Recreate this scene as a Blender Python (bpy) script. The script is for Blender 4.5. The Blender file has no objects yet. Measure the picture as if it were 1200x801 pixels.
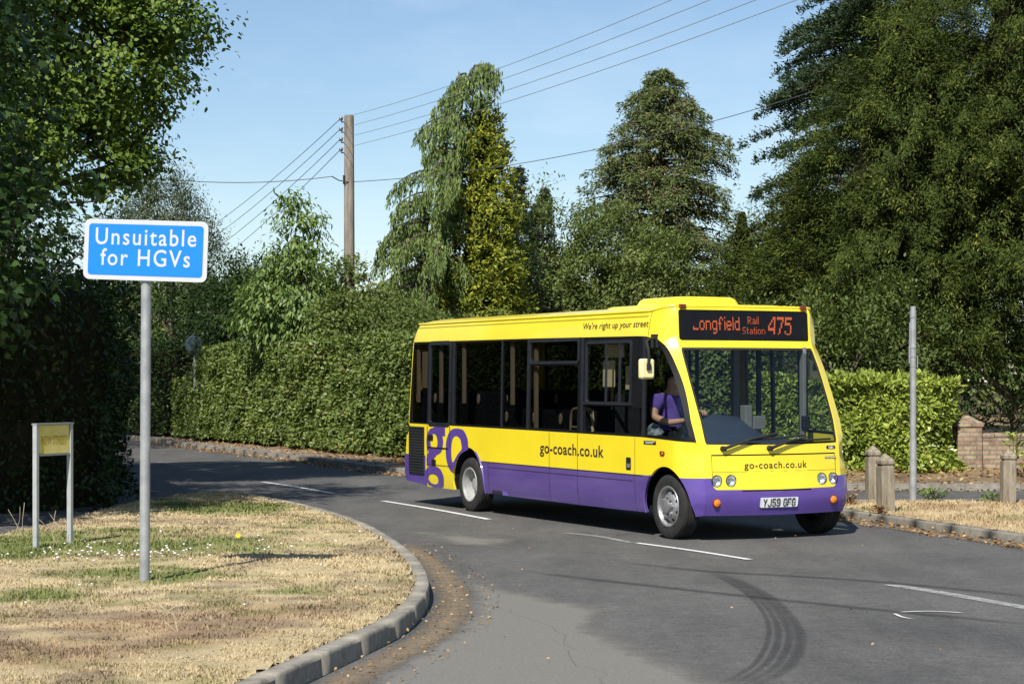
import bpy, math, random
import numpy as np
from mathutils import Vector, Matrix
from mathutils.geometry import delaunay_2d_cdt

random.seed(7)
rng = np.random.default_rng(7)
scene = bpy.context.scene
COL = scene.collection
PI = math.pi

# ------------------------------------------------------------------ camera constants
FOC, HOR, CAMH = 2368.5, 442.17, 1.9036          # focal length and horizon in photograph pixels, eye height


def G(px, py, z=0.0):
    """ground point (metres) seen at a photograph pixel, for ground height z"""
    d = FOC * (CAMH - z) / (py - HOR)
    return ((px - 600.0) * d / FOC, d)


def XZ(px, py, d):
    """world x and z of a photograph pixel at distance d"""
    return ((px - 600.0) * d / FOC, CAMH - (py - HOR) * d / FOC)


# ------------------------------------------------------------------ object helpers
def tag(o, label=None, cat=None, group=None, kind=None):
    if label: o['label'] = label
    if cat: o['category'] = cat
    if group: o['group'] = group
    if kind: o['kind'] = kind
    return o


def empty(name, loc=(0, 0, 0), rz=0.0):
    o = bpy.data.objects.new(name, None)
    o.location = loc
    o.rotation_euler = (0, 0, rz)
    o.empty_display_size = .2
    COL.objects.link(o)
    return o


def copy_tree(o, parent=None):
    c = o.copy()
    COL.objects.link(c)
    if parent is not None:
        c.parent = parent
    for ch in [x for x in COL.objects if x.parent == o]:
        copy_tree(ch, c)
    return c


class MB:
    def __init__(s):
        s.v, s.f = [], []

    def add(s, verts, faces):
        n = len(s.v)
        s.v.extend([tuple(map(float, p)) for p in verts])
        s.f.extend([tuple(int(i) + n for i in f) for f in faces])
        return s

    def box(s, c, size, rot=None):
        x, y, z = [k / 2 for k in size]
        vs = [Vector((a * x, b * y, e * z)) for e in (-1, 1) for a, b in ((-1, -1), (1, -1), (1, 1), (-1, 1))]
        if rot is not None:
            vs = [rot @ p for p in vs]
        vs = [p + Vector(c) for p in vs]
        return s.add(vs, [(3, 2, 1, 0), (4, 5, 6, 7), (0, 1, 5, 4), (1, 2, 6, 5), (2, 3, 7, 6), (3, 0, 4, 7)])

    def tube(s, path, r, seg=8, cap=True):
        path = [Vector(p) for p in path]
        rs = r if hasattr(r, '__len__') else [r] * len(path)
        rings = []
        prev = None
        for i, p in enumerate(path):
            d = (path[min(i + 1, len(path) - 1)] - path[max(i - 1, 0)])
            d = d.normalized() if d.length > 1e-9 else Vector((0, 0, 1))
            if prev is None:
                a = Vector((1, 0, 0)) if abs(d.x) < .8 else Vector((0, 1, 0))
                u = d.cross(a).normalized()
            else:
                u = (prev - d * prev.dot(d))
                u = u.normalized() if u.length > 1e-6 else d.orthogonal().normalized()
            prev = u
            w = d.cross(u)
            rings.append([p + (u * math.cos(2 * PI * k / seg) + w * math.sin(2 * PI * k / seg)) * rs[i] for k in range(seg)])
        vs = [q for rg in rings for q in rg]
        fs = []
        for i in range(len(path) - 1):
            for k in range(seg):
                a, b = i * seg + k, i * seg + (k + 1) % seg
                fs.append((a, b, b + seg, a + seg))
        if cap:
            fs.append(tuple(range(seg - 1, -1, -1)))
            fs.append(tuple(range((len(path) - 1) * seg, len(path) * seg)))
        return s.add(vs, fs)

    def lathe(s, prof, c=(0, 0, 0), axis='z', seg=32, close=False):
        """prof: list of (radius, height along axis)"""
        vs, fs = [], []
        for r, h in prof:
            for k in range(seg):
                a = 2 * PI * k / seg
                p = (r * math.cos(a), r * math.sin(a), h)
                if axis == 'x': p = (p[2], p[0], p[1])
                elif axis == 'y': p = (p[0], p[2], p[1])
                vs.append((p[0] + c[0], p[1] + c[1], p[2] + c[2]))
        n = len(prof)
        for i in range(n - 1 + (1 if close else 0)):
            j = (i + 1) % n
            for k in range(seg):
                k2 = (k + 1) % seg
                fs.append((i * seg + k, i * seg + k2, j * seg + k2, j * seg + k))
        return s.add(vs, fs)

    def build(s, name, mat, parent=None, smooth=False, bevel=0.0, sharp=40):
        me = bpy.data.meshes.new(name)
        me.from_pydata(s.v, [], s.f)
        me.update()
        if mat is not None:
            me.materials.append(mat)
        o = bpy.data.objects.new(name, me)
        COL.objects.link(o)
        if parent is not None:
            o.parent = parent
        if smooth:
            me.polygons.foreach_set('use_smooth', [True] * len(me.polygons))
            try:
                me.set_sharp_from_angle(angle=math.radians(sharp))
            except Exception:
                pass
        if bevel:
            m = o.modifiers.new('bevel', 'BEVEL')
            m.width = bevel
            m.segments = 2
            m.limit_method = 'ANGLE'
        return o


def np_mesh(name, verts, faces_flat, nper, mat, parent=None, tint=None, col=None, smooth=False):
    """verts (N,3); faces_flat (F*nper); tint per-vertex float, col per-vertex RGB"""
    me = bpy.data.meshes.new(name)
    N = len(verts)
    F = len(faces_flat) // nper
    me.vertices.add(N)
    me.vertices.foreach_set('co', np.asarray(verts, np.float32).ravel())
    me.loops.add(F * nper)
    me.loops.foreach_set('vertex_index', np.asarray(faces_flat, np.int32))
    me.polygons.add(F)
    me.polygons.foreach_set('loop_start', np.arange(0, F * nper, nper, dtype=np.int32))
    me.polygons.foreach_set('loop_total', np.full(F, nper, np.int32))
    if smooth:
        me.polygons.foreach_set('use_smooth', np.ones(F, bool))
    me.update(calc_edges=True)
    if tint is not None:
        a = me.attributes.new('tint', 'FLOAT', 'POINT')
        a.data.foreach_set('value', np.asarray(tint, np.float32))
    if col is not None:
        a = me.attributes.new('col', 'FLOAT_COLOR', 'POINT')
        c4 = np.ones((N, 4), np.float32)
        c4[:, :3] = col
        a.data.foreach_set('color', c4.ravel())
    me.materials.append(mat)
    o = bpy.data.objects.new(name, me)
    COL.objects.link(o)
    if parent is not None:
        o.parent = parent
    return o


# ------------------------------------------------------------------ materials
def new_mat(name):
    m = bpy.data.materials.new(name)
    m.use_nodes = True
    nt = m.node_tree
    nt.nodes.clear()
    out = nt.nodes.new('ShaderNodeOutputMaterial')
    return m, nt, out


def N(nt, t, **kw):
    n = nt.nodes.new(t)
    for k, v in kw.items():
        if k in n.inputs:
            n.inputs[k].default_value = v
        else:
            setattr(n, k, v)
    return n


def ramp(nt, stops, interp='LINEAR'):
    r = nt.nodes.new('ShaderNodeValToRGB')
    r.color_ramp.interpolation = interp
    els = r.color_ramp.elements
    while len(els) < len(stops):
        els.new(.5)
    for e, (p, c) in zip(els, stops):
        e.position = p
        e.color = (c[0], c[1], c[2], 1) if hasattr(c, '__len__') else (c, c, c, 1)
    return r


def pmat(name, c, rough=.5, metal=0.0, spec=.5, var=.12, scale=6.0, c2=None, bump=0.0, bscale=60.0, coat=0.0, stretch=None):
    """Principled material whose colour wanders a little with a noise (grime, fading)"""
    m, nt, out = new_mat(name)
    b = N(nt, 'ShaderNodeBsdfPrincipled')
    b.inputs['Roughness'].default_value = rough
    b.inputs['Metallic'].default_value = metal
    b.inputs['Specular IOR Level'].default_value = spec
    b.inputs['Coat Weight'].default_value = coat
    b.inputs['Coat Roughness'].default_value = .05
    tc = N(nt, 'ShaderNodeTexCoord')
    vec = tc.outputs['Object']
    if stretch:
        mp = N(nt, 'ShaderNodeMapping')
        mp.inputs['Scale'].default_value = stretch
        nt.links.new(vec, mp.inputs['Vector'])
        vec = mp.outputs['Vector']
    n = N(nt, 'ShaderNodeTexNoise', Scale=scale, Detail=6.0, Roughness=.6)
    nt.links.new(vec, n.inputs['Vector'])
    a = tuple(k * (1 - var) for k in c)
    d = c2 if c2 else tuple(min(1, k * (1 + var)) for k in c)
    r = ramp(nt, [(.3, a), (.7, d)])
    nt.links.new(n.outputs['Fac'], r.inputs['Fac'])
    nt.links.new(r.outputs['Color'], b.inputs['Base Color'])
    if bump:
        n2 = N(nt, 'ShaderNodeTexNoise', Scale=bscale, Detail=4.0)
        nt.links.new(vec, n2.inputs['Vector'])
        bp = N(nt, 'ShaderNodeBump', Strength=bump, Distance=.01)
        nt.links.new(n2.outputs['Fac'], bp.inputs['Height'])
        nt.links.new(bp.outputs['Normal'], b.inputs['Normal'])
    nt.links.new(b.outputs['BSDF'], out.inputs['Surface'])
    return m


def glass_mat(name, tintc, refl=1.0, rough=.0):
    """thin sheet glass: tinted see-through plus Fresnel reflection"""
    m, nt, out = new_mat(name)
    t = N(nt, 'ShaderNodeBsdfTransparent')
    t.inputs['Color'].default_value = (*tintc, 1)
    g = N(nt, 'ShaderNodeBsdfGlossy', Roughness=rough)
    g.inputs['Color'].default_value = (refl, refl, refl, 1)
    fr = N(nt, 'ShaderNodeFresnel', IOR=1.5)
    ge = N(nt, 'ShaderNodeNewGeometry')              # a thin sheet reflects alike from both sides
    ir = N(nt, 'ShaderNodeMapRange')
    ir.inputs['To Min'].default_value = 1.5
    ir.inputs['To Max'].default_value = 1 / 1.5
    nt.links.new(ge.outputs['Backfacing'], ir.inputs['Value'])
    nt.links.new(ir.outputs['Result'], fr.inputs['IOR'])
    mx = N(nt, 'ShaderNodeMixShader')
    nt.links.new(fr.outputs['Fac'], mx.inputs['Fac'])
    nt.links.new(t.outputs['BSDF'], mx.inputs[1])
    nt.links.new(g.outputs['BSDF'], mx.inputs[2])
    nt.links.new(mx.outputs['Shader'], out.inputs['Surface'])
    return m


def emit_mat(name, c, strength):
    m, nt, out = new_mat(name)
    b = N(nt, 'ShaderNodeBsdfPrincipled', Roughness=.5)
    b.inputs['Base Color'].default_value = (*[k * .4 for k in c], 1)
    b.inputs['Emission Color'].default_value = (*c, 1)
    b.inputs['Emission Strength'].default_value = strength
    nt.links.new(b.outputs['BSDF'], out.inputs['Surface'])
    return m


def leaf_mat(name, stops, rough=.5, spec=.4, trans=.3):
    """leaf tint attribute (one value per leaf) picks the leaf colour"""
    m, nt, out = new_mat(name)
    at = N(nt, 'ShaderNodeAttribute', attribute_name='tint')
    r = ramp(nt, stops)
    nt.links.new(at.outputs['Fac'], r.inputs['Fac'])
    b = N(nt, 'ShaderNodeBsdfPrincipled', Roughness=rough)
    b.inputs['Specular IOR Level'].default_value = spec
    nt.links.new(r.outputs['Color'], b.inputs['Base Color'])
    t = N(nt, 'ShaderNodeBsdfTranslucent')
    g = N(nt, 'ShaderNodeHueSaturation', Saturation=1.1, Value=1.3)
    nt.links.new(r.outputs['Color'], g.inputs['Color'])
    nt.links.new(g.outputs['Color'], t.inputs['Color'])
    mx = N(nt, 'ShaderNodeMixShader', Fac=trans)
    nt.links.new(b.outputs['BSDF'], mx.inputs[1])
    nt.links.new(t.outputs['BSDF'], mx.inputs[2])
    nt.links.new(mx.outputs['Shader'], out.inputs['Surface'])
    return m


def text_mesh(body, size, bold=0.0, space=1.0, shear=0.0, align='LEFT', cond=1.0):
    cu = bpy.data.curves.new('lettering', 'FONT')
    cu.body = body
    cu.size = size
    cu.offset = bold
    cu.space_character = space
    cu.shear = shear
    cu.resolution_u = 4
    cu.align_x = align
    ob = bpy.data.objects.new('lettering', cu)
    COL.objects.link(ob)
    dg = bpy.context.evaluated_depsgraph_get()
    dg.update()
    me = bpy.data.meshes.new_from_object(ob.evaluated_get(dg))
    vs = [(v.co.x * cond, v.co.y) for v in me.vertices]
    fs = [tuple(p.vertices) for p in me.polygons]
    bpy.data.objects.remove(ob)
    bpy.data.meshes.remove(me)
    bpy.data.curves.remove(cu)
    return vs, fs


def in_poly(pts, poly):
    pts = np.asarray(pts)
    x, y = pts[:, 0], pts[:, 1]
    P = np.asarray(poly)
    Q = np.roll(P, -1, 0)
    ins = np.zeros(len(pts), bool)
    for (x1, y1), (x2, y2) in zip(P, Q):
        if y1 == y2:
            continue
        c = ((y1 > y) != (y2 > y)) & (x < (x2 - x1) * (y - y1) / (y2 - y1) + x1)
        ins ^= c
    return ins


def densify(poly, step, closed=True):
    out = []
    n = len(poly)
    for i in range(n if closed else n - 1):
        a, b = np.array(poly[i], float), np.array(poly[(i + 1) % n], float)
        k = max(1, int(math.ceil(np.linalg.norm(b - a) / step)))
        for j in range(k):
            out.append(tuple(a + (b - a) * j / k))
    if not closed:
        out.append(tuple(poly[-1]))
    return out


def smooth_path(pts, n=12):
    """Catmull-Rom through points (any dimension)"""
    P = [np.array(p, float) for p in pts]
    P = [2 * P[0] - P[1]] + P + [2 * P[-1] - P[-2]]
    out = []
    for i in range(1, len(P) - 2):
        for k in range(n):
            t = k / n
            a, b, c, d = P[i - 1], P[i], P[i + 1], P[i + 2]
            out.append(.5 * (2 * b + (c - a) * t + (2 * a - 5 * b + 4 * c - d) * t * t + (3 * b - a - 3 * c + d) * t ** 3))
    out.append(P[-2])
    return [tuple(p) for p in out]


def rrect(x0, x1, y0, y1, r, n=5):
    out = []
    for cx, cy, a0 in ((x1 - r, y1 - r, 0), (x0 + r, y1 - r, 90), (x0 + r, y0 + r, 180), (x1 - r, y0 + r, 270)):
        for k in range(n + 1):
            a = math.radians(a0 + 90 * k / n)
            out.append((cx + r * math.cos(a), cy + r * math.sin(a)))
    return out


def ellipse(cx, cy, rx, ry, n=28):
    return [(cx + rx * math.cos(2 * PI * k / n), cy + ry * math.sin(2 * PI * k / n)) for k in range(n)]


def panel(mb, outer, holes, fmap, step=.15, off=0.0, thick=0.0, inner=True):
    """fill a polygon with holes in a 2-D domain and bend it onto fmap(a, b, off)"""
    loops = [densify(outer, step)] + [densify(h, step) for h in holes]
    pts, edges = [], []
    for lp in loops:
        n0 = len(pts)
        pts += lp
        edges += [(n0 + i, n0 + (i + 1) % len(lp)) for i in range(len(lp))]
    A = np.array(loops[0])
    gx = np.arange(A[:, 0].min() + step * .5, A[:, 0].max(), step)
    gy = np.arange(A[:, 1].min() + step * .5, A[:, 1].max(), step)
    if len(gx) and len(gy):
        g = np.array([(x, y) for x in gx for y in gy])
        ok = in_poly(g, loops[0])
        for h in loops[1:]:
            ok &= ~in_poly(g, h)
        g = g[ok]
        if len(g):
            B = np.array(pts)
            d = np.min(np.linalg.norm(g[:, None, :] - B[None], axis=2), axis=1)
            pts += [tuple(p) for p in g[d > step * .4]]
    res = delaunay_2d_cdt([Vector(p) for p in pts], edges, [], 0, 1e-6)
    V = np.array([(p[0], p[1]) for p in res[0]])
    F = np.array([tuple(f) for f in res[2]])
    cen = V[F].mean(1)
    ok = in_poly(cen, loops[0])
    for h in loops[1:]:
        ok &= ~in_poly(cen, h)
    F = F[ok]
    P3 = fmap(V[:, 0], V[:, 1], off)
    # orient outwards
    a, b, c = P3[F[:, 0]], P3[F[:, 1]], P3[F[:, 2]]
    n = np.cross(b - a, c - a)
    out = fmap(V[:, 0], V[:, 1], off + .01) - P3
    flip = (n * out[F[:, 0]]).sum(1) < 0
    F[flip] = F[flip][:, ::-1]
    n0 = len(V)
    vs = [tuple(p) for p in P3]
    fs = [tuple(f) for f in F]
    if thick:
        vs += [tuple(p) for p in fmap(V[:, 0], V[:, 1], off - thick)]
        if inner:
            fs += [tuple(i + n0 for i in f[::-1]) for f in F]
        ed = {}
        for f in F:
            for i in range(3):
                e = (int(f[i]), int(f[(i + 1) % 3]))
                ed[e] = 1
        for (i, j) in list(ed):
            if (j, i) not in ed:
                fs.append((j, i, i + n0, j + n0))
    mb.add(vs, fs)
    return mb

# ================================================================== THE BUS
YEL = pmat('bus_yellow_paint', (.86, .68, .026), rough=.32, spec=.5, var=.05, scale=1.3, coat=.5)
PUR = pmat('bus_purple_paint', (.105, .060, .285), rough=.30, spec=.5, var=.14, scale=1.6, coat=.5)
PURSKIRT = pmat('bus_purple_skirt_paint', (.098, .058, .245), rough=.45, spec=.45, var=.15, scale=2.2, coat=.2, stretch=(1, .35, 2.2), c2=(.120, .080, .265))
BLK = pmat('black_gloss_trim', (.008, .008, .009), rough=.55, spec=.15, var=.2)
GRYBLK = pmat('dark_grey_window_frame', (.017, .019, .024), rough=.42, spec=.5, var=.2)
RUB = pmat('black_rubber', (.022, .022, .022), rough=.75, spec=.3, var=.25, scale=14)
TYRE = pmat('tyre_rubber', (.026, .025, .024), rough=.85, spec=.25, var=.3, scale=9, bump=.25, bscale=90)
UND = pmat('underbody_black', (.012, .012, .012), rough=.9, spec=.1, var=.3)
LIN = pmat('bus_interior_lining', (.20, .19, .17), rough=.8, spec=.2, var=.1)
DARKIN = pmat('bus_dark_interior', (.018, .019, .022), rough=.7, spec=.2, var=.2)
SEATM = pmat('seat_moquette', (.016, .015, .020), rough=.95, spec=.1, var=.5, scale=30)
TAN = pmat('tan_interior_trim', (.50, .36, .23), rough=.6, spec=.3, var=.08)
CREAM = pmat('cream_plastic', (.74, .66, .33), rough=.45, var=.06)
SILV = pmat('wheel_silver', (.34, .34, .34), rough=.38, metal=.6, var=.3, scale=9)
WGREY = pmat('dusty_wheel_grey', (.33, .33, .32), rough=.6, metal=.25, var=.25, scale=7)
CHROME = pmat('lamp_reflector', (.80, .80, .78), rough=.28, metal=.75, var=.15, scale=40, bump=.5, bscale=60)
LENS = glass_mat('headlamp_lens', (.93, .95, .96), 1.0, .03)
AMB = pmat('amber_lens', (.85, .22, .012), rough=.25, spec=.6, var=.15, scale=50)
RED = pmat('dark_red_lens', (.16, .022, .012), rough=.3, spec=.6, var=.15)
WHT = pmat('white_reflective_plate', (.78, .78, .76), rough=.4, var=.04)
INK = pmat('black_lettering', (.012, .012, .013), rough=.5, var=.1)
BROWNINK = pmat('dark_brown_lettering', (.050, .024, .022), rough=.5, var=.1)
LED = emit_mat('display_amber_red_dots', (1.0, .19, .06), .22)
DISP = pmat('display_dark_glass', (.007, .007, .008), rough=.35, spec=.2, var=.2)
GLS = glass_mat('tinted_side_glass', (.33, .35, .35))
GLN = glass_mat('dark_tinted_nearside_glass', (.07, .085, .08))
GLD = glass_mat('clear_door_glass', (.66, .72, .70))
GLW = glass_mat('windscreen_glass', (.64, .70, .72))
DASH = pmat('blue_grey_dashboard', (.040, .052, .075), rough=.75, spec=.25, var=.1)
GRILL = None


def sm_table(xs, ys, w=.1):
    xx = np.linspace(xs[0] - .5, xs[-1] + .5, 2000)
    yy = np.interp(xx, xs, ys)
    k = max(1, int(w / (xx[1] - xx[0])))
    yp = np.pad(yy, (k, k), 'edge')
    yy = np.convolve(yp, np.ones(k) / k, 'same')[k:-k]
    return lambda z: np.interp(z, xx, yy)


S1 = sm_table([.28, .45, .6, .8, 1.0, 1.12, 1.4, 1.67, 2.0, 2.26, 2.36, 2.70, 2.80],
              [.10, .03, .035, .06, .077, .09, .18, .31, .48, .63, .68, .70, .78])
WZ = sm_table([.28, .4, .6, 1.2, 2.45, 2.62, 2.70, 2.78], [1.13, 1.165, 1.17, 1.17, 1.145, 1.125, 1.10, 1.06])
SE = sm_table([.28, .39, .77, 1.2, 2.45, 2.6, 2.70, 2.78], [8.40, 8.46, 8.44, 8.31, 8.17, 8.13, 8.05, 8.0])
TF, RC, RR = .95, .40, .13


def T(s, z):
    s1, W = S1(z), WZ(z)
    a = np.clip(s - s1, 0, RC)
    q = (-.08 + np.sqrt(.0064 + 4 * (RC - .08) * a)) / (2 * (RC - .08))
    t = TF * (1 - q) ** 2 + 2 * q * (1 - q) * W + q * q * W
    e = np.clip((s - (SE(z) - RR)) / RR, 0, 1)
    return t - RR * (1 - np.sqrt(np.clip(1 - e * e, 0, 1)))


def side_map(sg):
    def P(s, z):
        return np.stack([sg * T(s, z), s, z], -1)

    def f(s, z, off):
        s, z = np.asarray(s, float), np.asarray(z, float)
        p = P(s, z)
        if off == 0: return p
        e = 4e-3
        a = P(s + e, z) - P(s - e, z)
        b = P(s, z + e) - P(s, z - e)
        n = np.cross(a, b)
        n /= np.linalg.norm(n, axis=-1, keepdims=True) + 1e-12
        n *= np.sign(n[..., :1] * sg + 1e-9)
        return p + n * off
    return f


def bow(z):
    return np.interp(z, [.3, .8, 1.1, 2.26, 2.4, 2.76], [.10, .09, .11, .11, .05, .04])


def front_map(t, z, off):
    t, z = np.asarray(t, float), np.asarray(z, float)

    def P(t, z):
        return np.stack([t, S1(z) - bow(z) * (1 - (t / TF) ** 2), z], -1)
    p = P(t, z)
    if off == 0: return p
    e = 4e-3
    n = np.cross(P(t + e, z) - P(t - e, z), P(t, z + e) - P(t, z - e))
    n /= np.linalg.norm(n, axis=-1, keepdims=True) + 1e-12
    n *= np.sign(-n[..., 1:2] + 1e-9)
    return p + n * off


def rear_map(t, z, off):
    t, z = np.asarray(t, float), np.asarray(z, float)
    return np.stack([t, SE(z) + off + 0 * t, z], -1)


OFFS, NEAR = side_map(-1), side_map(1)
BUS = empty('bus', (3.1142, 23.7994, 0), .4592)
tag(BUS, 'yellow and purple single deck bus with 475 destination display turning on the road', 'bus')


def topz(s):
    k = np.clip((1.10 - np.asarray(s, float)) / .4, 0, 1)
    return 2.70 + .055 * (k * k * (3 - 2 * k))


def arc(cx, cz, r, a0, a1, n=22):
    return [(cx + r * math.cos(math.radians(a0 + (a1 - a0) * k / n)), cz + r * math.sin(math.radians(a0 + (a1 - a0) * k / n))) for k in range(n + 1)]


ZP = .735
RA, FA = (6.08, .383, .53), (.605, .375, .48)
ang_r = math.degrees(math.asin((ZP - RA[1]) / RA[2]))
ang_f = math.degrees(math.asin((ZP - FA[1]) / FA[2]))
a_low = math.degrees(math.asin((.29 - .383) / RA[2]))
af_low = math.degrees(math.asin((.29 - .375) / FA[2]))


def side_poly_yellow():
    p = []
    p += [(float(S1(z)), z) for z in np.linspace(ZP, 2.755, 30)]
    p += [(s, float(topz(s))) for s in np.linspace(.80, 1.15, 8)]
    p += [(7.9, 2.70)]
    p += [(float(SE(z)), z) for z in np.linspace(2.70, ZP + .015, 24)]
    p += [(7.56, ZP + .015), (7.56, .285)]
    p += arc(RA[0], RA[1], RA[2], a_low, ang_r)[0:0] if False else []
    p += [(RA[0] + RA[2] * math.cos(math.radians(a_low)), .285)]
    p += arc(*RA, a_low, 180 - ang_r)
    p += arc(*FA, ang_f, 180 - ang_f)
    return p


BAND = [(8.11, 2.437), (4.2, 2.425), (1.3, 2.405), (1.085, 2.398)] + \
    smooth_path([(.855, 2.367), (.703, 2.255), (.531, 2.019), (.39, 1.775), (.285, 1.555), (.195, 1.34), (.125, 1.150)], 5) + \
    [(.466, 1.166), (1.123, 1.187), (1.813, 1.19), (4.2, 1.2), (8.19, 1.212)]


def rect(s0, s1, z0, z1, r=.03):
    return rrect(s0, s1, z0, z1, r, 4)


DRV = [(1.075, 2.355)] + smooth_path([(.87, 2.325), (.745, 2.215), (.575, 1.99), (.435, 1.755), (.335, 1.555), (.25, 1.36), (.185, 1.195)], 5) + [(.466, 1.205), (1.075, 1.225)]
PANES = [('side_window', rect(7.53, 8.08, 1.235, 2.40), GLS), ('emergency_door_window', rect(6.74, 7.42, 1.24, 2.385), GLS),
         ('side_window', rect(5.03, 6.54, 1.235, 2.40), GLS), ('side_window', rect(4.25, 4.99, 1.235, 2.40), GLS),
         ('side_window', rect(2.80, 4.15, 1.235, 2.06), GLS), ('hopper_window', rect(2.80, 4.15, 2.115, 2.375), GLS),
         ('cab_sliding_window', rect(1.45, 2.56, 1.60, 2.33), GLD), ('cab_lower_window', rect(1.16, 2.60, 1.225, 1.545), GLD),
         ('driver_window', DRV, GLD)]

# ---- body shell (yellow)
yel = side_poly_yellow()
bm = MB()
panel(bm, yel, [BAND], OFFS, .16, 0, .03)
# nearside: mirrored, with the entrance door behind the front wheel
DOOR = rect(1.16, 2.40, .76, 2.36)
NBAND = [(8.11, 2.437), (2.55, 2.41), (2.55, 1.20), (8.19, 1.212)]
NQ = [(1.06, 2.35)] + DRV[1:-2] + [(.466, 1.205), (1.06, 1.225)]
panel(bm, yel, [NBAND, DOOR, NQ], NEAR, .16, 0, .03)
# front, round windscreen and display
WS = [(-.91, 1.125), (-.45, 1.118), (0, 1.115), (.45, 1.118), (.91, 1.125)] + \
    smooth_path([(.925, 1.16), (.937, 1.40), (.944, 1.67), (.944, 2.0), (.936, 2.225)], 4) + [(.92, 2.262), (-.92, 2.262)] + \
    smooth_path([(-.936, 2.225), (-.944, 2.0), (-.944, 1.67), (-.937, 1.40), (-.925, 1.16)], 4)
DEST = rrect(-.925, .925, 2.345, 2.715, .035)
fy = [(-TF, ZP), (-.862, ZP), (-.862, 1.0), (.862, 1.0), (.862, ZP), (TF, ZP), (TF, 2.755), (-TF, 2.755)]
panel(bm, fy, [WS, DEST], front_map, .12, 0, .03)
# rear wall
rp = [(-1.04, .80), (1.04, .80), (1.04, 2.45), (1.0, 2.70), (-1.0, 2.70), (-1.04, 2.45)]
RW = rrect(-.85, .85, 1.45, 2.40, .06)
panel(bm, rp, [RW], rear_map, .3, 0, .03)
# roof: domed sheet over the whole plan outline
roof_out = [(float(t), float(front_map(t, 2.755, 0)[1])) for t in np.linspace(-TF, TF, 15)]
ss = list(np.linspace(float(S1(2.755)) + .02, 1.15, 10)) + list(np.linspace(1.4, 7.8, 20)) + list(np.linspace(7.9, 8.04, 6))
R_ = [(float(T(s, topz(s))), s) for s in ss]
roof_out = roof_out + R_ + [(-x, s) for x, s in R_[::-1]]
RO = np.array(densify(roof_out, .2))


def roof_map(x, s, off):
    x, s = np.asarray(x, float), np.asarray(s, float)
    d = np.min(np.hypot(x[:, None] - RO[None, :, 0], s[:, None] - RO[None, :, 1]), axis=1)
    k = 1 - np.clip(d / .5, 0, 1)
    return np.stack([x, s, topz(s) + .085 * (1 - k ** 2.2) + off], -1)


panel(bm, roof_out, [], roof_map, .12, 0, .03)
body = bm.build('body_shell', YEL, BUS, smooth=True, sharp=35)
gt = MB()
gt.tube([(x, s, float(topz(s)) + .002) for x, s in densify(roof_out, .15)] + [(roof_out[0][0], roof_out[0][1], float(topz(roof_out[0][1])) + .002)], .017, 8)
gt.build('roof_rail', YEL, BUS, smooth=True)
# roof fairings
rm = MB()


def mound(mb, x0, x1, s0, s1, z0, z1, inset, r=.12):
    lo, hi = rrect(x0, x1, s0, s1, r, 5), rrect(x0 + inset, x1 - inset, s0 + inset, s1 - inset, r, 5)
    n = len(lo)
    mid = [(a[0] * .35 + b[0] * .65, a[1] * .35 + b[1] * .65) for a, b in zip(lo, hi)]
    vs = [(x, s, z0) for x, s in lo] + [(x, s, z0 + (z1 - z0) * .85) for x, s in mid] + [(x, s, z1) for x, s in hi]
    fs = []
    for k in range(2):
        fs += [(k * n + i, k * n + (i + 1) % n, (k + 1) * n + (i + 1) % n, (k + 1) * n + i) for i in range(n)]
    fs.append(tuple(range(2 * n, 3 * n)))
    mb.add(vs, fs)


mound(rm, -.72, .30, 1.05, 2.3, 2.72, 2.890, .10, .2)
mound(rm, -.92, .92, 1.0, 2.75, 2.70, 2.797, .10, .2)
rm.build('roof_pod', YEL, BUS, smooth=True, sharp=50)
# ---- purple skirts
sk = MB()
mid = [(1.085 + 0 * 1, .285)] + [(s, z) for s, z in arc(*FA, af_low, ang_f)][0:] + [(s, z) for s, z in arc(*RA, 180 - ang_r, 180 - a_low)] + [(5.55, .285), (3.0, .279)]
mid = arc(*FA, af_low, ang_f, 12) + arc(*RA, 180 - ang_r, 180 - a_low, 12) + [(4.0, .285), (2.0, .283)]
for mp in (OFFS, NEAR):
    panel(sk, mid, [], mp, .16, .002, .03)
sk.build('skirt_panel', PURSKIRT, BUS, smooth=True, sharp=35)
rs = MB()
rearp = [(7.56, .29), (7.62, .30), (8.3, .345), (8.40, .37)] + [(float(SE(z)), z) for z in np.linspace(.40, .75, 8)] + [(7.56, .75)]
for mp in (OFFS, NEAR):
    panel(rs, rearp, [], mp, .12, .001, .03)
panel(rs, [(-1.04, .38), (1.04, .38), (1.04, .79), (-1.04, .79)], [], rear_map, .3, .001, .03)
rs.build('rear_bumper', PUR, BUS, smooth=True, sharp=35)
# ---- front bumper
fbm = MB()
cornerp = [(float(S1(z)), z) for z in np.linspace(.30, ZP, 10)] + [p for p in arc(*FA, ang_f, 180 - af_low, 24) if p[0] < .5 and p[1] <= ZP + .001 and p[0] < FA[0]] + [(.16, .30)]
cornerp = [(float(S1(z)), z) for z in np.linspace(.30, ZP, 10)] + arc(*FA, 180 - ang_f, 180 - af_low, 14)
for mp in (OFFS, NEAR):
    panel(fbm, cornerp, [], mp, .05, .004, .03)
FP = [(-.862, ZP), (-.862, .66)] + [(-.862 + .06 - .06 * math.cos(a), .66 - .06 * math.sin(a)) for a in np.linspace(.2, PI / 2, 5)] + \
     [(0, .592)] + [(.862 - .06 + .06 * math.sin(a), .66 - .06 * math.cos(a)) for a in np.linspace(0, PI / 2 - .2, 5)] + [(.862, .66), (.862, ZP)]
bmp = [(-TF, .30), (0, .292), (TF, .30), (TF, ZP)] + FP[::-1] + [(-TF, ZP)]
panel(fbm, bmp, [], front_map, .08, .004, .03)
fbm.build('front_bumper', PUR, BUS, smooth=True, sharp=35)
fp = MB()
HL = [(-.812, .702), (-.634, .702), (.634, .702), (.812, .702)]
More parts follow.
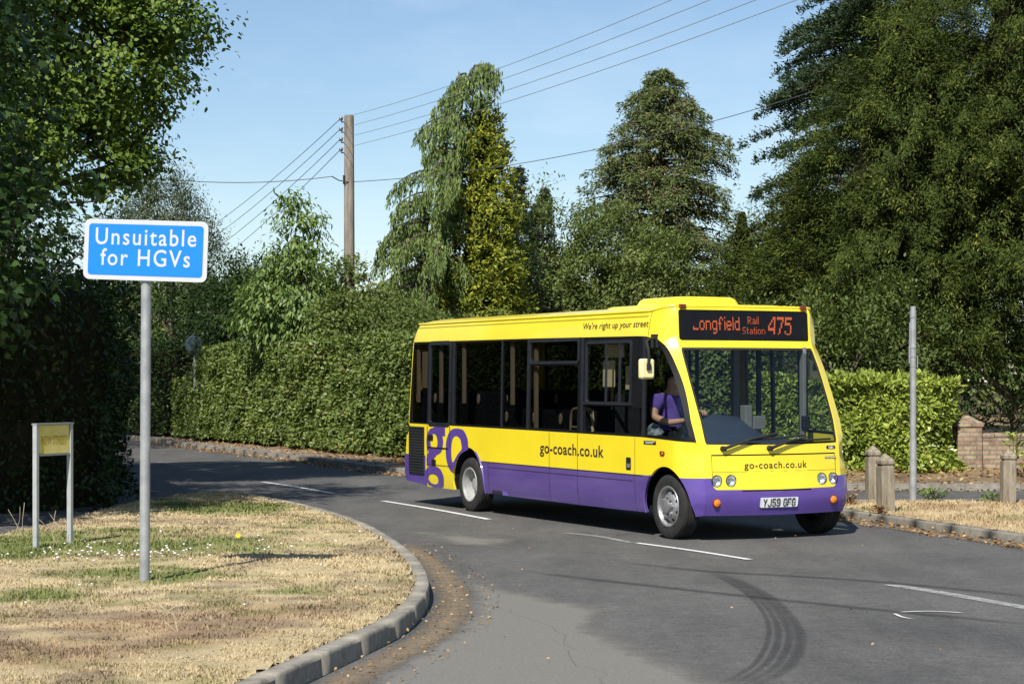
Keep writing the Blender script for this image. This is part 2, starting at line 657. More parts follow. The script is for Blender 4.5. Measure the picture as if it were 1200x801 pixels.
panel(fp, FP[1:-1] + [(.862, ZP), (.858, .992), (-.858, .992), (-.862, ZP)], [ellipse(x, z, .067, .072) for x, z in HL], front_map, .1, .006, .04)
fpo = fp.build('front_panel', YEL, BUS, smooth=True, sharp=35)
g = MB()
panel(g, [(-.865, .993), (.865, .993), (.865, 1.008), (-.865, 1.008)], [], front_map, .2, .005, 0)
panel(g, [(-.855, .828 - .025), (.855, .828 - .025), (.855, .828 - .021), (-.855, .828 - .021)], [], front_map, .2, .0085, 0)
panel(g, [(-.50, .578), (.46, .578), (.46, .592), (-.50, .592)], [], front_map, .2, .0075, 0)
panel(g, [(-.8665, .66), (-.8615, .66), (-.8615, 1.0), (-.8665, 1.0)], [], front_map, .2, .0085, 0)
panel(g, [(.8615, .66), (.8665, .66), (.8665, 1.0), (.8615, 1.0)], [], front_map, .2, .0085, 0)
g.build('panel_gap', UND, fpo)
# ---- headlamps
for x, z in HL:
    y = float(front_map(x, z, 0)[1])
    m = MB()
    m.lathe([(.0, .055), (.03, .050), (.055, .028), (.0655, -.004)], (x, y, z), 'y', 28)
    h = m.build('headlight', CHROME, BUS, smooth=True)
    m = MB()
    m.lathe([(.064, -.006), (.055, -.016), (.035, -.022), (.0, -.024)], (x, y, z), 'y', 28)
    m.build('lens', LENS, h, smooth=True)
    m = MB()
    m.lathe([(.064, .0), (.064, -.012), (.071, -.012), (.071, .0)], (x, y, z), 'y', 28)
    m.build('bezel', GRYBLK, h, smooth=True)
for x in (-.817, .817):
    y = float(front_map(x, .449, 0)[1])
    m = MB()
    m.lathe([(.044, .01), (.043, -.012), (.03, -.022), (.0, -.025)], (x, y, .449), 'y', 24)
    h = m.build('fog_indicator', AMB, BUS, smooth=True)
    m = MB()
    m.lathe([(.044, .0), (.044, -.009), (.054, -.007), (.056, .01)], (x, y, .449), 'y', 24)
    m.build('bezel', RED, h, smooth=True)
for x in (-.86, .86):
    m = MB()
    c = roof_map(np.array([x]), np.array([.74]), 0)[0]
    m.box((c[0], c[1] - .015, 2.755), (.085, .07, .05))
    m.build('marker_light', RED, BUS, bevel=.008)


def letters(name, body, size, fmap, a0, b0, sgn, off, mat, parent, bold=0.0, space=1.0, shear=0.0, cond=1.0, align='LEFT'):
    vs, fs = text_mesh(body, size, bold, space, shear, align, cond)
    V = np.array(vs)
    P = fmap(a0 + sgn * V[:, 0], b0 + V[:, 1], off)
    mb = MB()
    mb.add(P, fs)
    return mb.build(name, mat, parent)


# ---- number plate
pm = MB()
panel(pm, rrect(-.26, .26, .388, .499, .012, 3), [], front_map, .2, .014, .012)
pl = pm.build('number_plate', WHT, BUS)
STROKES = {'Y': [[(0, 1), (.5, .5), (.5, 0)], [(1, 1), (.5, .5)]], 'J': [[(1, 1), (1, .2), (.75, 0), (.25, 0), (0, .25)]],
           '5': [[(1, 1), (.04, 1), (0, .54), (.72, .58), (1, .42), (1, .18), (.75, 0), (.22, 0), (0, .16)]],
           '9': [[(1, .64), (.75, .45), (.25, .45), (0, .62), (0, .82), (.25, 1), (.75, 1), (1, .82), (1, .2), (.75, 0), (.22, 0), (0, .15)]],
           'G': [[(1, .80), (.75, 1), (.25, 1), (0, .8), (0, .2), (.25, 0), (.75, 0), (1, .2), (1, .46), (.55, .46)]], 'F': [[(0, 0), (0, 1), (1, 1)], [(0, .52), (.8, .52)]]}
m = MB()
x0 = -.222
for ch in 'YJ59 GFG':
    if ch == ' ':
        x0 += .034
        continue
    for st in STROKES[ch]:
        for (ax, az), (bx, bz) in zip(st[:-1], st[1:]):
            a_, b_ = np.array([x0 + ax * .040, .404 + az * .078]), np.array([x0 + bx * .040, .404 + bz * .078])
            d = (b_ - a_) / np.linalg.norm(b_ - a_)
            n_ = np.array([-d[1], d[0]]) * .0062
            q = [a_ - n_ - d * .004, b_ - n_ + d * .004, b_ + n_ + d * .004, a_ + n_ - d * .004]
            off = .0160 + .00012 * (len(m.f) % 5)
            m.add(front_map(np.array([k[0] for k in q]), np.array([k[1] for k in q]), off), [(0, 1, 2, 3)])
    x0 += .0605
m.build('plate_lettering', INK, pl)
pr = MB()
panel(pr, rrect(-.275, .275, .376, .511, .015, 3), [], front_map, .2, .0065, 0)
pr.build('plate_recess', PUR, pl)
letters('fleet_lettering', 'go-coach.co.uk', .115, front_map, -.456, .842, 1, .0095, BROWNINK, fpo, bold=.0012, space=1.12, cond=1.10)
# ---- windscreen
wsm = MB()
panel(wsm, [(x * .985, z) for x, z in WS], [], front_map, .1, -.012, 0)
wso = wsm.build('windscreen', GLW, BUS, smooth=True)
gm = MB()


def shrink(poly, d):
    P = np.array(poly, float)
    c = P.mean(0)
    Q = []
    n = len(P)
    for i in range(n):
        a, b, e = P[i - 1], P[i], P[(i + 1) % n]
        t1, t2 = b - a, e - b
        n1 = np.array([-t1[1], t1[0]]) / (np.linalg.norm(t1) + 1e-9)
        n2 = np.array([-t2[1], t2[0]]) / (np.linalg.norm(t2) + 1e-9)
        m = n1 + n2
        m /= max(.5, np.linalg.norm(m) ** 2 / 2)
        if np.dot(m, c - b) < 0: m = -m
        Q.append(tuple(b + m * d))
    return Q


panel(gm, WS, [shrink(WS, .026)], front_map, .1, -.004, .01)
gm.build('gasket', RUB, wso)
# ---- destination display
dm = MB()
panel(dm, DEST, [], front_map, .2, -.008, .01)
dso = dm.build('destination_display', DISP, BUS, smooth=True)
F5 = {'L': '10000 10000 10000 10000 10000 10000 11111', 'o': '00000 00000 01110 10001 10001 10001 01110',
      'n': '00000 00000 11110 10001 10001 10001 10001', 'g': '00000 00000 01111 10001 10001 10001 01111 00001 01110',
      'f': '00110 01001 01000 11100 01000 01000 01000', 'i': '1 0 1 1 1 1 1', 'e': '00000 00000 01110 10001 11111 10000 01110',
      'l': '1 1 1 1 1 1 1', 'd': '00001 00001 01111 10001 10001 10001 01111', 'R': '11110 10001 10001 11110 10100 10010 10001',
      'a': '00000 00000 01110 00001 01111 10001 01111', 'S': '01111 10000 10000 01110 00001 00001 11110', 't': '010 010 111 010 010 010 011',
      '4': '00011 00101 01001 10001 11111 00001 00001', '7': '11111 00001 00010 00010 00100 00100 01000',
      '5': '11111 10000 11110 00001 00001 10001 01110', '_': '00000 00000 00000 00000 00000 10000 11111'}


def dots(mb, word, t0, t1, ztop, zbase, sub=2, shear=0.0, fill=.80):
    cols = []
    for ch in word:
        rows = F5[ch].split()
        cols.append(rows)
    width = sum(len(r[0]) + 1 for r in cols) - 1
    px = (t1 - t0) / width
    pz = (ztop - zbase) / 7
    x = 0
    for rows in cols:
        for j, row in enumerate(rows):
            for i, b in enumerate(row):
                if b == '1':
                    for u in range(sub):
                        for v in range(sub):
                            cx = t0 + (x + i + (u + .5) / sub) * px
                            cz = ztop - (j + (v + .5) / sub) * pz
                            cx += shear * (cz - zbase)
                            hx, hz = px / sub * fill / 2, pz / sub * fill / 2
                            p = front_map(np.array([cx - hx, cx + hx, cx + hx, cx - hx]), np.array([cz - hz, cz - hz, cz + hz, cz + hz]), -.004)
                            mb.add(p, [(0, 1, 2, 3)])
        x += len(rows[0]) + 1


lm = MB()
dots(lm, '_ongfield', -.735, -.095, 2.632, 2.472, 2)
dots(lm, 'Rail', .02, .18, 2.638, 2.548, 1, fill=.72)
dots(lm, 'Station', -.06, .268, 2.512, 2.425, 1, fill=.72)
dots(lm, '475', .305, .655, 2.640, 2.405, 3, .10, .84)
lm.build('led_lettering', LED, dso)
# ---- window band, panes
hol = [p for _, p, _ in PANES]
sb = MB()
panel(sb, BAND, hol, OFFS, .16, -.006, .016)
surround = sb.build('window_surround', BLK, BUS, smooth=True, sharp=30)
for nm, poly, mt in PANES:
    m = MB()
    panel(m, [(s, z) for s, z in poly], [], OFFS, .16, -.016, 0)
    w = m.build(nm, mt, BUS, smooth=True)
    if nm in ('hopper_window', 'cab_sliding_window', 'emergency_door_window'):
        fr = MB()
        big = shrink(poly, -.035 if nm != 'emergency_door_window' else -.055)
        panel(fr, big, [shrink(poly, .004)], OFFS, .2, .006, .02)
        fr.build('frame', GRYBLK, w, smooth=True, sharp=30)
        if nm == 'cab_sliding_window':
            fr = MB()
            for s in (1.72, 2.06):
                panel(fr, rect(s - .014, s + .014, 1.605, 2.325, .004), [], OFFS, .3, .004, .02)
            panel(fr, rect(1.40, 2.62, 1.565, 1.60, .004), [], OFFS, .3, .018, .03)
            fr.build('slider_bar', GRYBLK, w)
for s, z0, z1 in ((4.20, 1.21, 2.42), (2.68, 1.2, 2.415), (1.115, 1.2, 2.395), (5.01, 1.21, 2.42), (6.60, 1.21, 2.43)):
    wd = .014 if s == 5.01 else .032
    tr = MB()
    panel(tr, rect(s - wd, s + wd, z0, z1, .004), [], OFFS, .3, .001, .02)
    tr.build('window_pillar', GRYBLK, BUS)
nb = MB()
npan = [rect(7.0, 8.08, 1.235, 2.40), rect(5.3, 6.9, 1.235, 2.40), rect(3.9, 5.2, 1.235, 2.40), rect(2.65, 3.8, 1.235, 2.40)]
panel(nb, NBAND, npan, NEAR, .2, -.006, .016)
panel(nb, NQ, [shrink(NQ, .035)], NEAR, .2, -.006, .016)
nb.build('window_surround', BLK, BUS)
for k, p in enumerate(npan):
    m = MB()
    panel(m, p, [], NEAR, .3, -.016, 0)
    m.build('side_window', GLN if k < 3 else GLD, BUS)
m = MB()
panel(m, NQ, [], NEAR, .2, -.016, 0)
m.build('quarter_window', GLD, BUS)
m = MB()
dl = rect(1.19, 1.75, .80, 2.33)
dr = rect(1.81, 2.37, .80, 2.33)
panel(m, DOOR, [dl, dr], NEAR, .2, -.01, .03)
ed = m.build('entrance_door', GRYBLK, BUS)
m = MB()
for p in (dl, dr): panel(m, p, [], NEAR, .3, -.02, 0)
m.build('door_glass', GLD, ed)
m = MB()
panel(m, RW, [], rear_map, .4, -.012, 0)
m.build('rear_window', GLN, BUS)
# ---- engine grille
GRM, nt, out = new_mat('engine_grille_mesh')
b = N(nt, 'ShaderNodeBsdfPrincipled', Roughness=.6)
tc = N(nt, 'ShaderNodeTexCoord')
wv = N(nt, 'ShaderNodeTexWave', Scale=22.0, Distortion=.4)
wv.bands_direction = 'Z'
nt.links.new(tc.outputs['Object'], wv.inputs['Vector'])
r = ramp(nt, [(.2, (.008, .008, .008)), (.9, (.050, .050, .048))])
nt.links.new(wv.outputs['Fac'], r.inputs['Fac'])
nt.links.new(r.outputs['Color'], b.inputs['Base Color'])
nt.links.new(b.outputs['BSDF'], out.inputs['Surface'])
m = MB()
panel(m, rect(7.60, 8.17, .455, 1.17, .02), [], OFFS, .1, .009, .008)
gr = m.build('engine_grille', GRM, BUS, smooth=True, sharp=30)
m = MB()
for k in range(17):
    z = .475 + k * .0415
    panel(m, [(7.615, z), (8.155, z), (8.155, z + .014), (7.615, z + .014)], [], OFFS, .3, .016, .007)
m.build('louvre', GRYBLK, gr)
# ---- the big go lettering on the rear quarter
def gz(x, y):
    return (7.499 - .00576 * (x - 164), 1.19 - .0023 * (y - 152) + .00002 * (x - 164))


def bl(pts, n=6):
    return [gz(*p) for p in smooth_path(list(pts) + [pts[0]], n)[:-1]]


m = MB()
gb = bl([(208, 160), (245, 178), (262, 225), (262, 275), (248, 320), (208, 340), (172, 318), (160, 265), (164, 215), (180, 175)])
gi = bl([(206, 200), (222, 215), (229, 250), (225, 285), (206, 300), (190, 285), (185, 250), (190, 215)])
panel(m, gb, [gi], OFFS, .08, .0030, 0)
panel(m, [gz(205, 156), gz(276, 156), gz(276, 213), gz(240, 213), gz(226, 172)], [], OFFS, .1, .0036, 0)
panel(m, bl([(176, 318), (205, 335), (222, 338), (208, 360), (202, 380), (206, 405), (230, 420), (195, 430), (168, 408), (160, 372), (166, 340)]), [], OFFS, .1, .0042, 0)
panel(m, bl([(200, 405), (240, 418), (262, 455), (264, 500), (250, 540), (205, 546), (165, 530), (150, 500), (148, 465), (165, 425)]),
      [bl([(200, 457), (222, 465), (232, 487), (226, 515), (203, 525), (180, 515), (170, 487), (178, 465)])], OFFS, .08, .0048, 0)
oo = bl([(350, 160), (385, 170), (408, 215), (414, 262), (414, 285), (395, 300), (370, 320), (345, 360), (332, 400), (322, 438), (300, 415), (284, 360), (280, 300), (284, 240), (300, 190), (322, 166)])
oi = bl([(348, 208), (366, 225), (374, 262), (374, 290), (350, 325), (330, 365), (320, 372), (314, 330), (314, 280), (320, 235), (332, 212)])
panel(m, oo, [oi], OFFS, .08, .0030, 0)
m.build('go_lettering', PUR, BUS)
letters('side_lettering', 'go-coach.co.uk', .205, OFFS, 3.82, .912, -1, .003, BROWNINK, BUS, bold=.0035, space=1.06, cond=1.30)
letters('slogan_lettering', "We're right up your street", .112, OFFS, 2.70, 2.515, -1, .003, BROWNINK, BUS, bold=.0004, space=1.04, shear=.12, cond=1.30)
# small stickers
m = MB()
panel(m, rect(.80, 1.09, 1.105, 1.150, .004), [], OFFS, .2, .003, 0)
st = m.build('legal_sticker', INK, BUS)
m = MB()
for z, a, b_ in ((1.134, .83, 1.06), (1.118, .87, 1.04)):
    panel(m, [(a, z), (b_, z), (b_, z + .006), (a, z + .006)], [], OFFS, .3, .0045, 0)
m.build('sticker_print', WHT, st)
m = MB()
panel(m, rrect(.735, .885, 1.052, 1.092, .018, 4), [], front_map, .2, .003, 0)
fl = m.build('fleet_number_plate', INK, BUS)
letters('fleet_number', '1661', .046, front_map, .81, 1.056, 1, .005, WHT, fl, bold=.001, cond=1.0, align='CENTER')
m = MB()
panel(m, rrect(.70, .88, .938, .962, .004, 3), [], front_map, .2, .0095, 0)
mk = m.build('maker_badge', GRYBLK, BUS)
m = MB()
panel(m, rrect(.705, .875, .946, .954, .002, 3), [], front_map, .2, .0115, 0)
m.build('badge_strip', WHT, mk)
m = MB()
panel(m, rrect(.60, .70, .985, 1.035, .02, 4), [], OFFS, .2, .012, .012)
sr = m.build('side_repeater', RED, BUS, smooth=True)
m = MB()
panel(m, rrect(.615, .66, .998, 1.022, .01, 4), [], OFFS, .2, .015, .003)
m.build('lens', AMB, sr)
# filler recess, door handle, seams
m = MB()
panel(m, rrect(1.40, 1.52, .78, .935, .02, 4), [], OFFS, .2, .003, 0)
fc = m.build('filler_recess', INK, BUS)
m = MB()
panel(m, rrect(1.42, 1.49, .81, .86, .015, 4), [], OFFS, .2, .010, .006)
m.build('filler_cap', SILV, fc)
m = MB()
panel(m, rect(7.28, 7.46, .98, 1.06, .02), [], OFFS, .2, .012, .01)
panel(m, rect(6.74, 7.50, .862, .882, .004), [], OFFS, .2, .007, .006)
m.build('emergency_door_handle', INK, BUS)
m = MB()
panel(m, rect(7.18, 7.33, .60, .70, .01), [], OFFS, .2, .0065, 0)
m.build('hatch_catch', INK, BUS)


def seam(mb, pts, w=.007, off=.0062, mp=OFFS):
    pts = densify(pts, .15, closed=False)
    for a, b_ in zip(pts[:-1], pts[1:]):
        d = np.array(b_) - np.array(a)
        n = np.array([-d[1], d[0]]) / (np.linalg.norm(d) + 1e-9) * w / 2
        q = [np.array(a) - n, np.array(b_) - n, np.array(b_) + n, np.array(a) + n]
        mb.add(mp(np.array([k[0] for k in q]), np.array([k[1] for k in q]), off), [(0, 1, 2, 3)])


sm_ = MB(); seam(sm_, [(3.553, 1.19), (3.553, .29)]); sm_.build('panel_seam', BROWNINK, BUS)
sm_ = MB(); seam(sm_, [(2.77, 1.19), (2.77, .29)]); sm_.build('panel_seam', BROWNINK, BUS)
sm_ = MB(); seam(sm_, [(5.402, ZP), (5.402, .29)]); sm_.build('panel_seam', BROWNINK, BUS)
sm_ = MB(); seam(sm_, [(1.30, 1.18), (1.30, .29)], .005); sm_.build('panel_seam', BROWNINK, BUS)
sm_ = MB(); seam(sm_, [(6.69, 1.20), (6.69, .89)], .016); sm_.build('panel_seam', BROWNINK, BUS)
sm_ = MB(); seam(sm_, [(7.49, 1.20), (7.49, .30)], .014); sm_.build('panel_seam', BROWNINK, BUS)
sm_ = MB(); seam(sm_, [(7.52, .62), (6.60, .62)], .008); sm_.build('panel_seam', BROWNINK, BUS)
sm_ = MB(); seam(sm_, [(1.10, .728), (5.58, .732)], .009); sm_.build('panel_seam', BROWNINK, BUS)
sm_ = MB(); seam(sm_, [(1.35, .655), (5.4, .66)], .006); sm_.build('panel_seam', BROWNINK, BUS)
sm_ = MB(); seam(sm_, [(1.05, 2.64), (8.03, 2.645)], .006); sm_.build('panel_seam', BROWNINK, BUS)
sm_ = MB(); seam(sm_, [(1.00, 2.75 - .055), (1.02, 2.41)], .006); sm_.build('panel_seam', BROWNINK, BUS)

for (cx, cz, r, a0, a1) in ((RA[0], RA[1], RA[2] + .012, ang_r + 78, 180 - a_low), (FA[0], FA[1], FA[2] + .004, af_low, ang_f)):
    pts = arc(cx, cz, r, a0, a1, 18)
    P3 = OFFS(np.array([p[0] for p in pts]), np.array([p[1] for p in pts]), .006)
    lip = MB()
    lip.tube([tuple(p) for p in P3], .016, 6)
    lip.build('wheel_arch_lip', PURSKIRT, BUS, smooth=True)
# ---- wiper blades
for t0, z0, t1, z1, tb0, zb0, tb1, zb1 in ((-.72, 1.075, -.02, 1.235, -.42, 1.165, .42, 1.215), (-.12, 1.075, .42, 1.185, .10, 1.150, .80, 1.165)):
    wp = MB()
    A = front_map(np.array([t0, (t0 + t1) / 2, t1]), np.array([z0, (z0 + z1) / 2 + .015, z1]), .05)
    wp.tube([tuple(front_map(t0, z0, -.01))] + [tuple(p) for p in A], [.020, .020, .013, .010], 8)
    Bq = front_map(np.linspace(tb0, tb1, 6), np.linspace(zb0, zb1, 6), .022)
    wp.tube([tuple(p) for p in Bq], .013, 6)
    wp.lathe([(0, -.03), (.030, -.028), (.032, .03)], tuple(front_map(t0, z0, .03)), 'y', 16)
    wp.build('windscreen_wiper', RUB, BUS, smooth=True)
# ---- mirrors
for sg in (-1, 1):
    m = MB()
    cx, cy = (-1.40, .63) if sg < 0 else (1.28, 1.10)
    prof = rrect(-.09, .09, -.12, .12, .03, 4)
    n = len(prof)
    vs = [(cx + x * k, cy + y, 2.005 + z * k) for y, k in ((-.045, .8), (-.03, .97), (.02, 1.0), (.03, 1.0)) for x, z in prof]
    fs = [tuple(range(n))] + [(j * n + i, j * n + (i + 1) % n, (j + 1) * n + (i + 1) % n, (j + 1) * n + i) for j in range(3) for i in range(n)] + [tuple(range(4 * n - 1, 3 * n - 1, -1))]
    m.add(vs, fs)
    mo = m.build('wing_mirror', CREAM, BUS, smooth=True, sharp=50)
    m = MB()
    m.tube(smooth_path([(sg * 1.12, cy + .27, 2.36), (sg * 1.22, cy + .17, 2.37), (cx, cy - .01, 2.33), (cx + .005 * sg, cy - .06, 2.20), (cx, cy - .045, 2.06)], 6), .017, 8)
    m.box((sg * 1.13, cy + .27, 2.34), (.05, .10, .16))
    m.box((cx, cy - .055, 2.03), (.05, .03, .08))
    m.build('mirror_arm', RUB, mo, smooth=True, sharp=50)
    m = MB()
    m.add([(cx + x * .9, cy + .0315, 2.005 + z * .92) for x, z in prof], [tuple(range(n - 1, -1, -1))])
    m.build('mirror_glass', CHROME, mo)
# ---- wheels
def tyre_bm():
    m = MB()
    R = .383
    prof = [(.225, -.085), (.235, -.105), (.29, -.118), (.34, -.116), (.368, -.104), (.379, -.085)]
    for y in (-.06, -.02, .02, .06):
        prof += [(R, y - .014), (R, y + .010), (R - .012, y + .012), (R - .012, y + .018)]
    prof += [(.379, .085), (.368, .104), (.34, .116), (.29, .118), (.235, .105), (.225, .085)]
    m.lathe(prof, (0, 0, 0), 'x', 64)
    return m


def front_rim(sg):
    m = MB()
    m.lathe([(.224, -.09), (.244, -.108), (.240, -.116), (.222, -.112), (.205, -.085), (.200, -.05), (.185, -.055), (.165, -.085), (.135, -.105), (.10, -.112), (.085, -.112), (.082, -.150), (.06, -.158), (.0, -.160)], axis='x', seg=48)
    return m


def rear_rim():
    m = MB()
    m.lathe([(.224, -.09), (.244, -.108), (.240, -.116), (.222, -.112), (.208, -.08), (.200, .01), (.185, .045), (.10, .055), (.090, .055), (.088, -.03), (.06, -.045), (.0, -.047)], axis='x', seg=48)
    return m


def hub_bits(front):
    for k in range(8):
        m = MB()
        a = 2 * PI * (k + .5) / 8
        r = .112
        y, z = r * math.cos(a), r * math.sin(a)
        x0 = -.109 if front else .052
        m.tube([(x0, y, z), (x0 - .028, y, z)], .0135, 6)
        yield m


def holes_bits(front):
    for k in range(8):
        m = MB()
        a = 2 * PI * k / 8
        r = .172 if front else .152
        x0 = -.079 if front else .046
        c = Vector((x0, r * math.cos(a), r * math.sin(a)))
        ax = Vector((-1, math.cos(a) * (.6 if front else 0), math.sin(a) * (.6 if front else 0))).normalized()
        m.tube([c - ax * .002, c + ax * .004], .021, 12)
        yield m


proto = {}
for kind in ('front', 'rear'):
    w = tyre_bm().build('wheel', TYRE, BUS, smooth=True, sharp=35)
    ri = (front_rim(1) if kind == 'front' else rear_rim()).build('rim', SILV if kind == 'front' else WGREY, w, smooth=True, sharp=30)
    for q in hub_bits(kind == 'front'): q.build('wheel_nut', SILV, w, smooth=True)
    for q in holes_bits(kind == 'front'): q.build('vent_hole', UND, w)
    proto[kind] = w
proto['front'].location = (-1.005, .615, .383)
proto['rear'].location = (-1.005, 6.13, .383)
proto['front'].rotation_euler = (.35, 0, .0)
for kind, s in (('front', .615), ('rear', 6.13)):
    c = copy_tree(proto[kind], BUS)
    c.location = (1.005, s, .383)
    c.rotation_euler = (.8, 0, PI)
# ---- underside and arch linings
u = MB()
u.box((0, 3.4, .34), (2.10, 4.5, .05))
u.box((0, 7.35, .36), (2.05, 1.55, .05))
u.box((0, .12 + .06, .36), (1.75, .10, .10))
for (cx, cz, r) in (RA, FA):
    for sg in (-1, 1):
        pts = arc(cx, cz, r + .01, -10, 190, 16)
        x0, x1 = sg * .72, sg * 1.12
        if cx < 1: x1 = sg * 1.0
        vs = [(x0, s, z) for s, z in pts] + [(x1, s, z) for s, z in pts]
        n = len(pts)
        u.add(vs, [(i, i + 1, n + i + 1, n + i) for i in range(n - 1)] + [tuple(range(n))])
u.tube([(-.9, 6.13, .383), (.9, 6.13, .383)], .09, 12)
u.tube([(-.9, .615, .35), (.9, .615, .35)], .06, 12)
u.build('underbody', UND, BUS)
# ---- interior
i_ = MB()
i_.box((0, 3.3, .385), (2.14, 4.0, .03))
i_.box((0, 6.7, .62), (1.70, 2.9, .03))
i_.box((0, 5.26, .50), (2.14, .03, .25))
i_.box((.0, 8.02, 1.0), (2.06, .05, .80))
i_.box((-.44, .72, .70), (.95, .90, .06))
i_.build('cabin_floor', DARKIN, BUS)
li = MB()
lp = [(1.2, .95), (8.1, .95), (8.1, 1.19), (1.2, 1.17)]
for mp in (OFFS, NEAR):
    if mp is OFFS:
        panel(li, lp, [], mp, .4, -.035, 0)
    else:
        panel(li, [(2.45, .95), (8.1, .95), (8.1, 1.19), (2.45, 1.17)], [], mp, .4, -.035, 0)
    panel(li, [(1.0, 2.44), (8.0, 2.45), (7.95, 2.66), (1.0, 2.66)], [], mp, .4, -.035, 0)
li.add([(-1.06, .9, 2.67), (1.06, .9, 2.67), (1.06, 7.98, 2.67), (-1.06, 7.98, 2.67)], [(0, 3, 2, 1)])
li.build('interior_lining', DARKIN, BUS)
for s in (8.03, 7.20, 6.40, 4.83, 4.12):
    w_ = .045
    tp = MB()
    tp.box((-1.075, s, 1.98 if s > 4.5 else 1.75), (.03, w_ * 2, .90 if s > 4.5 else 1.1))
    tp.build('pillar_trim', TAN, BUS, bevel=.006)
tp = MB()
tp.box((-1.05, 7.80, 2.02), (.04, .22, .55))
tp.build('cabin_panel', TAN, BUS, bevel=.006)
hr = MB()
hr.tube(smooth_path([(-.98, 3.32, 1.16), (-.98, 3.30, 1.42), (-.98, 3.20, 1.50), (-.98, 2.80, 1.50), (-.98, 2.72, 1.42), (-.98, 2.72, 1.16)], 4), .018, 8)
hr.tube([(-.98, 3.30, 1.26), (-.98, 2.72, 1.26)], .015, 8)
hr.tube([(-.5, 2.45, .4), (-.5, 2.45, 2.62)], .017, 8)
hr.tube([(.35, 2.6, .4), (.35, 2.6, 2.62)], .017, 8)
hr.tube([(.35, 4.6, .4), (.35, 4.6, 2.62)], .017, 8)
hr.build('handrail', TAN, BUS, smooth=True)
# passenger seats: one modelled, the rest copied
st_ = MB()
st_.add(*(lambda p: ([(x, y, z) for x in (-.21, .21) for y, z in p],
                     [tuple(range(len(p) - 1, -1, -1)), tuple(range(len(p), 2 * len(p)))] +
                     [(i, (i + 1) % len(p), len(p) + (i + 1) % len(p), len(p) + i) for i in range(len(p))]))(
    [(-.22, .40), (-.22, .47), (.16, .46), (.25, 1.08), (.31, 1.10), (.33, 1.06), (.24, .42), (.20, .38)]))
seat0 = st_.build('seat', SEATM, BUS, bevel=.03)
sg_ = MB()
sg_.lathe([(.0, -.012), (.045, -.01), (.05, 0), (.045, .01), (0, .012)], (0, 0, 0), 'x', 18)
go = sg_.build('seat_grip', TAN, seat0, smooth=True)
go.scale = (1, .8, 1.5)
go.location = (-.235, .27, .98)
places = []
for s in (3.15, 3.95, 4.75):
    for x in (-.84, -.40, .72): places.append((x, s, .385))
for s in (5.75, 6.5, 7.25, 7.9):
    for x in (-.84, -.40, .40, .84): places.append((x, s - .1, .62))
for k, p in enumerate(places):
    c = seat0 if k == 0 else copy_tree(seat0, BUS)
    c.location = p
# driver's cab
d_ = MB()
dpoly = [(-.90, .15, 1.08), (-.90, .36, 1.36), (-.60, .42, 1.47), (-.25, .42, 1.44), (-.08, .38, 1.30), (.05, .30, 1.20), (.60, .22, 1.14), (.90, .16, 1.10)]
vs = []
for x, y, z in dpoly:
    yf = float(front_map(x, 1.11, -.03)[1])
    vs += [(x, yf, 1.10), (x, (yf + y) / 2 + .02, 1.10 + (z - 1.10) * .72), (x, y + .03, z), (x, y + .12, z - .02), (x, y + .16, .75)]
n = 5
d_.add(vs, [(i * n + j, i * n + j + 1, (i + 1) * n + j + 1, (i + 1) * n + j) for i in range(len(dpoly) - 1) for j in range(n - 1)])
d_.build('dashboard', DASH, BUS, smooth=True, sharp=60)
m = MB()
m.lathe([(.215, -.012), (.225, 0), (.215, .012), (.205, 0)], (0, 0, 0), 'z', 36, close=True)
m.tube([(-.21, 0, 0), (0, 0, -.03), (.21, 0, 0)], .014, 8)
m.tube([(0, 0, -.03), (0, -.05, -.35)], .03, 8)
sw = m.build('steering_wheel', RUB, BUS, smooth=True)
sw.location = (-.55, .70, 1.46)
sw.rotation_euler = (math.radians(38), 0, 0)
m = MB()
m.box((-.02, .62, 1.42), (.10, .12, .30))
m.box((.13, .62, 1.36), (.17, .14, .16))
m.tube([(.0, .6, .6), (.0, .6, 1.3)], .06, 10)
m.build('ticket_machine', LIN, BUS, bevel=.01)
m = MB()
m.box((-.02, 1.75, 1.55), (.04, .03, 2.1))
m.box((-.55, 1.95, 1.05), (1.05, .03, 1.3))
m.box((-.28, 1.95, 2.05), (.06, .03, .8))
m.box((.42, 1.02, 1.75), (.05, .05, 1.7))
m.build('cab_partition', DARKIN, BUS)
m = MB()
m.box((.80, .62, 1.70), (.05, .09, 1.15))
m.box((1.0, 2.46, 1.5), (.10, .08, 2.1))
m.build('door_pillar', LIN, BUS, bevel=.01)
m = MB()
m.box((.80, .56, 1.36), (.10, .06, .16))
m.build('door_control_box', INK, BUS, bevel=.012)
m = MB()
m.box((-.93, 2.38, 1.95), (.02, .30, .34))
m.box((-.80, 2.10, 1.90), (.02, .16, .30))
m.box((-.9, 2.30, 2.24), (.02, .50, .17))
m.build('cab_panel', TAN, BUS, bevel=.01)
m = MB()
m.box((-.60, 1.62, .78), (.50, .50, .14))
m.box((-.60, 1.90, 1.20), (.48, .14, .78), Matrix.Rotation(.15, 3, 'X'))
m.box((-.60, 1.98, 1.68), (.28, .10, .20), Matrix.Rotation(.15, 3, 'X'))
m.tube([(-.6, 1.62, .4), (-.6, 1.62, .75)], .09, 12)
m.build('driver_seat', SEATM, BUS, bevel=.04)
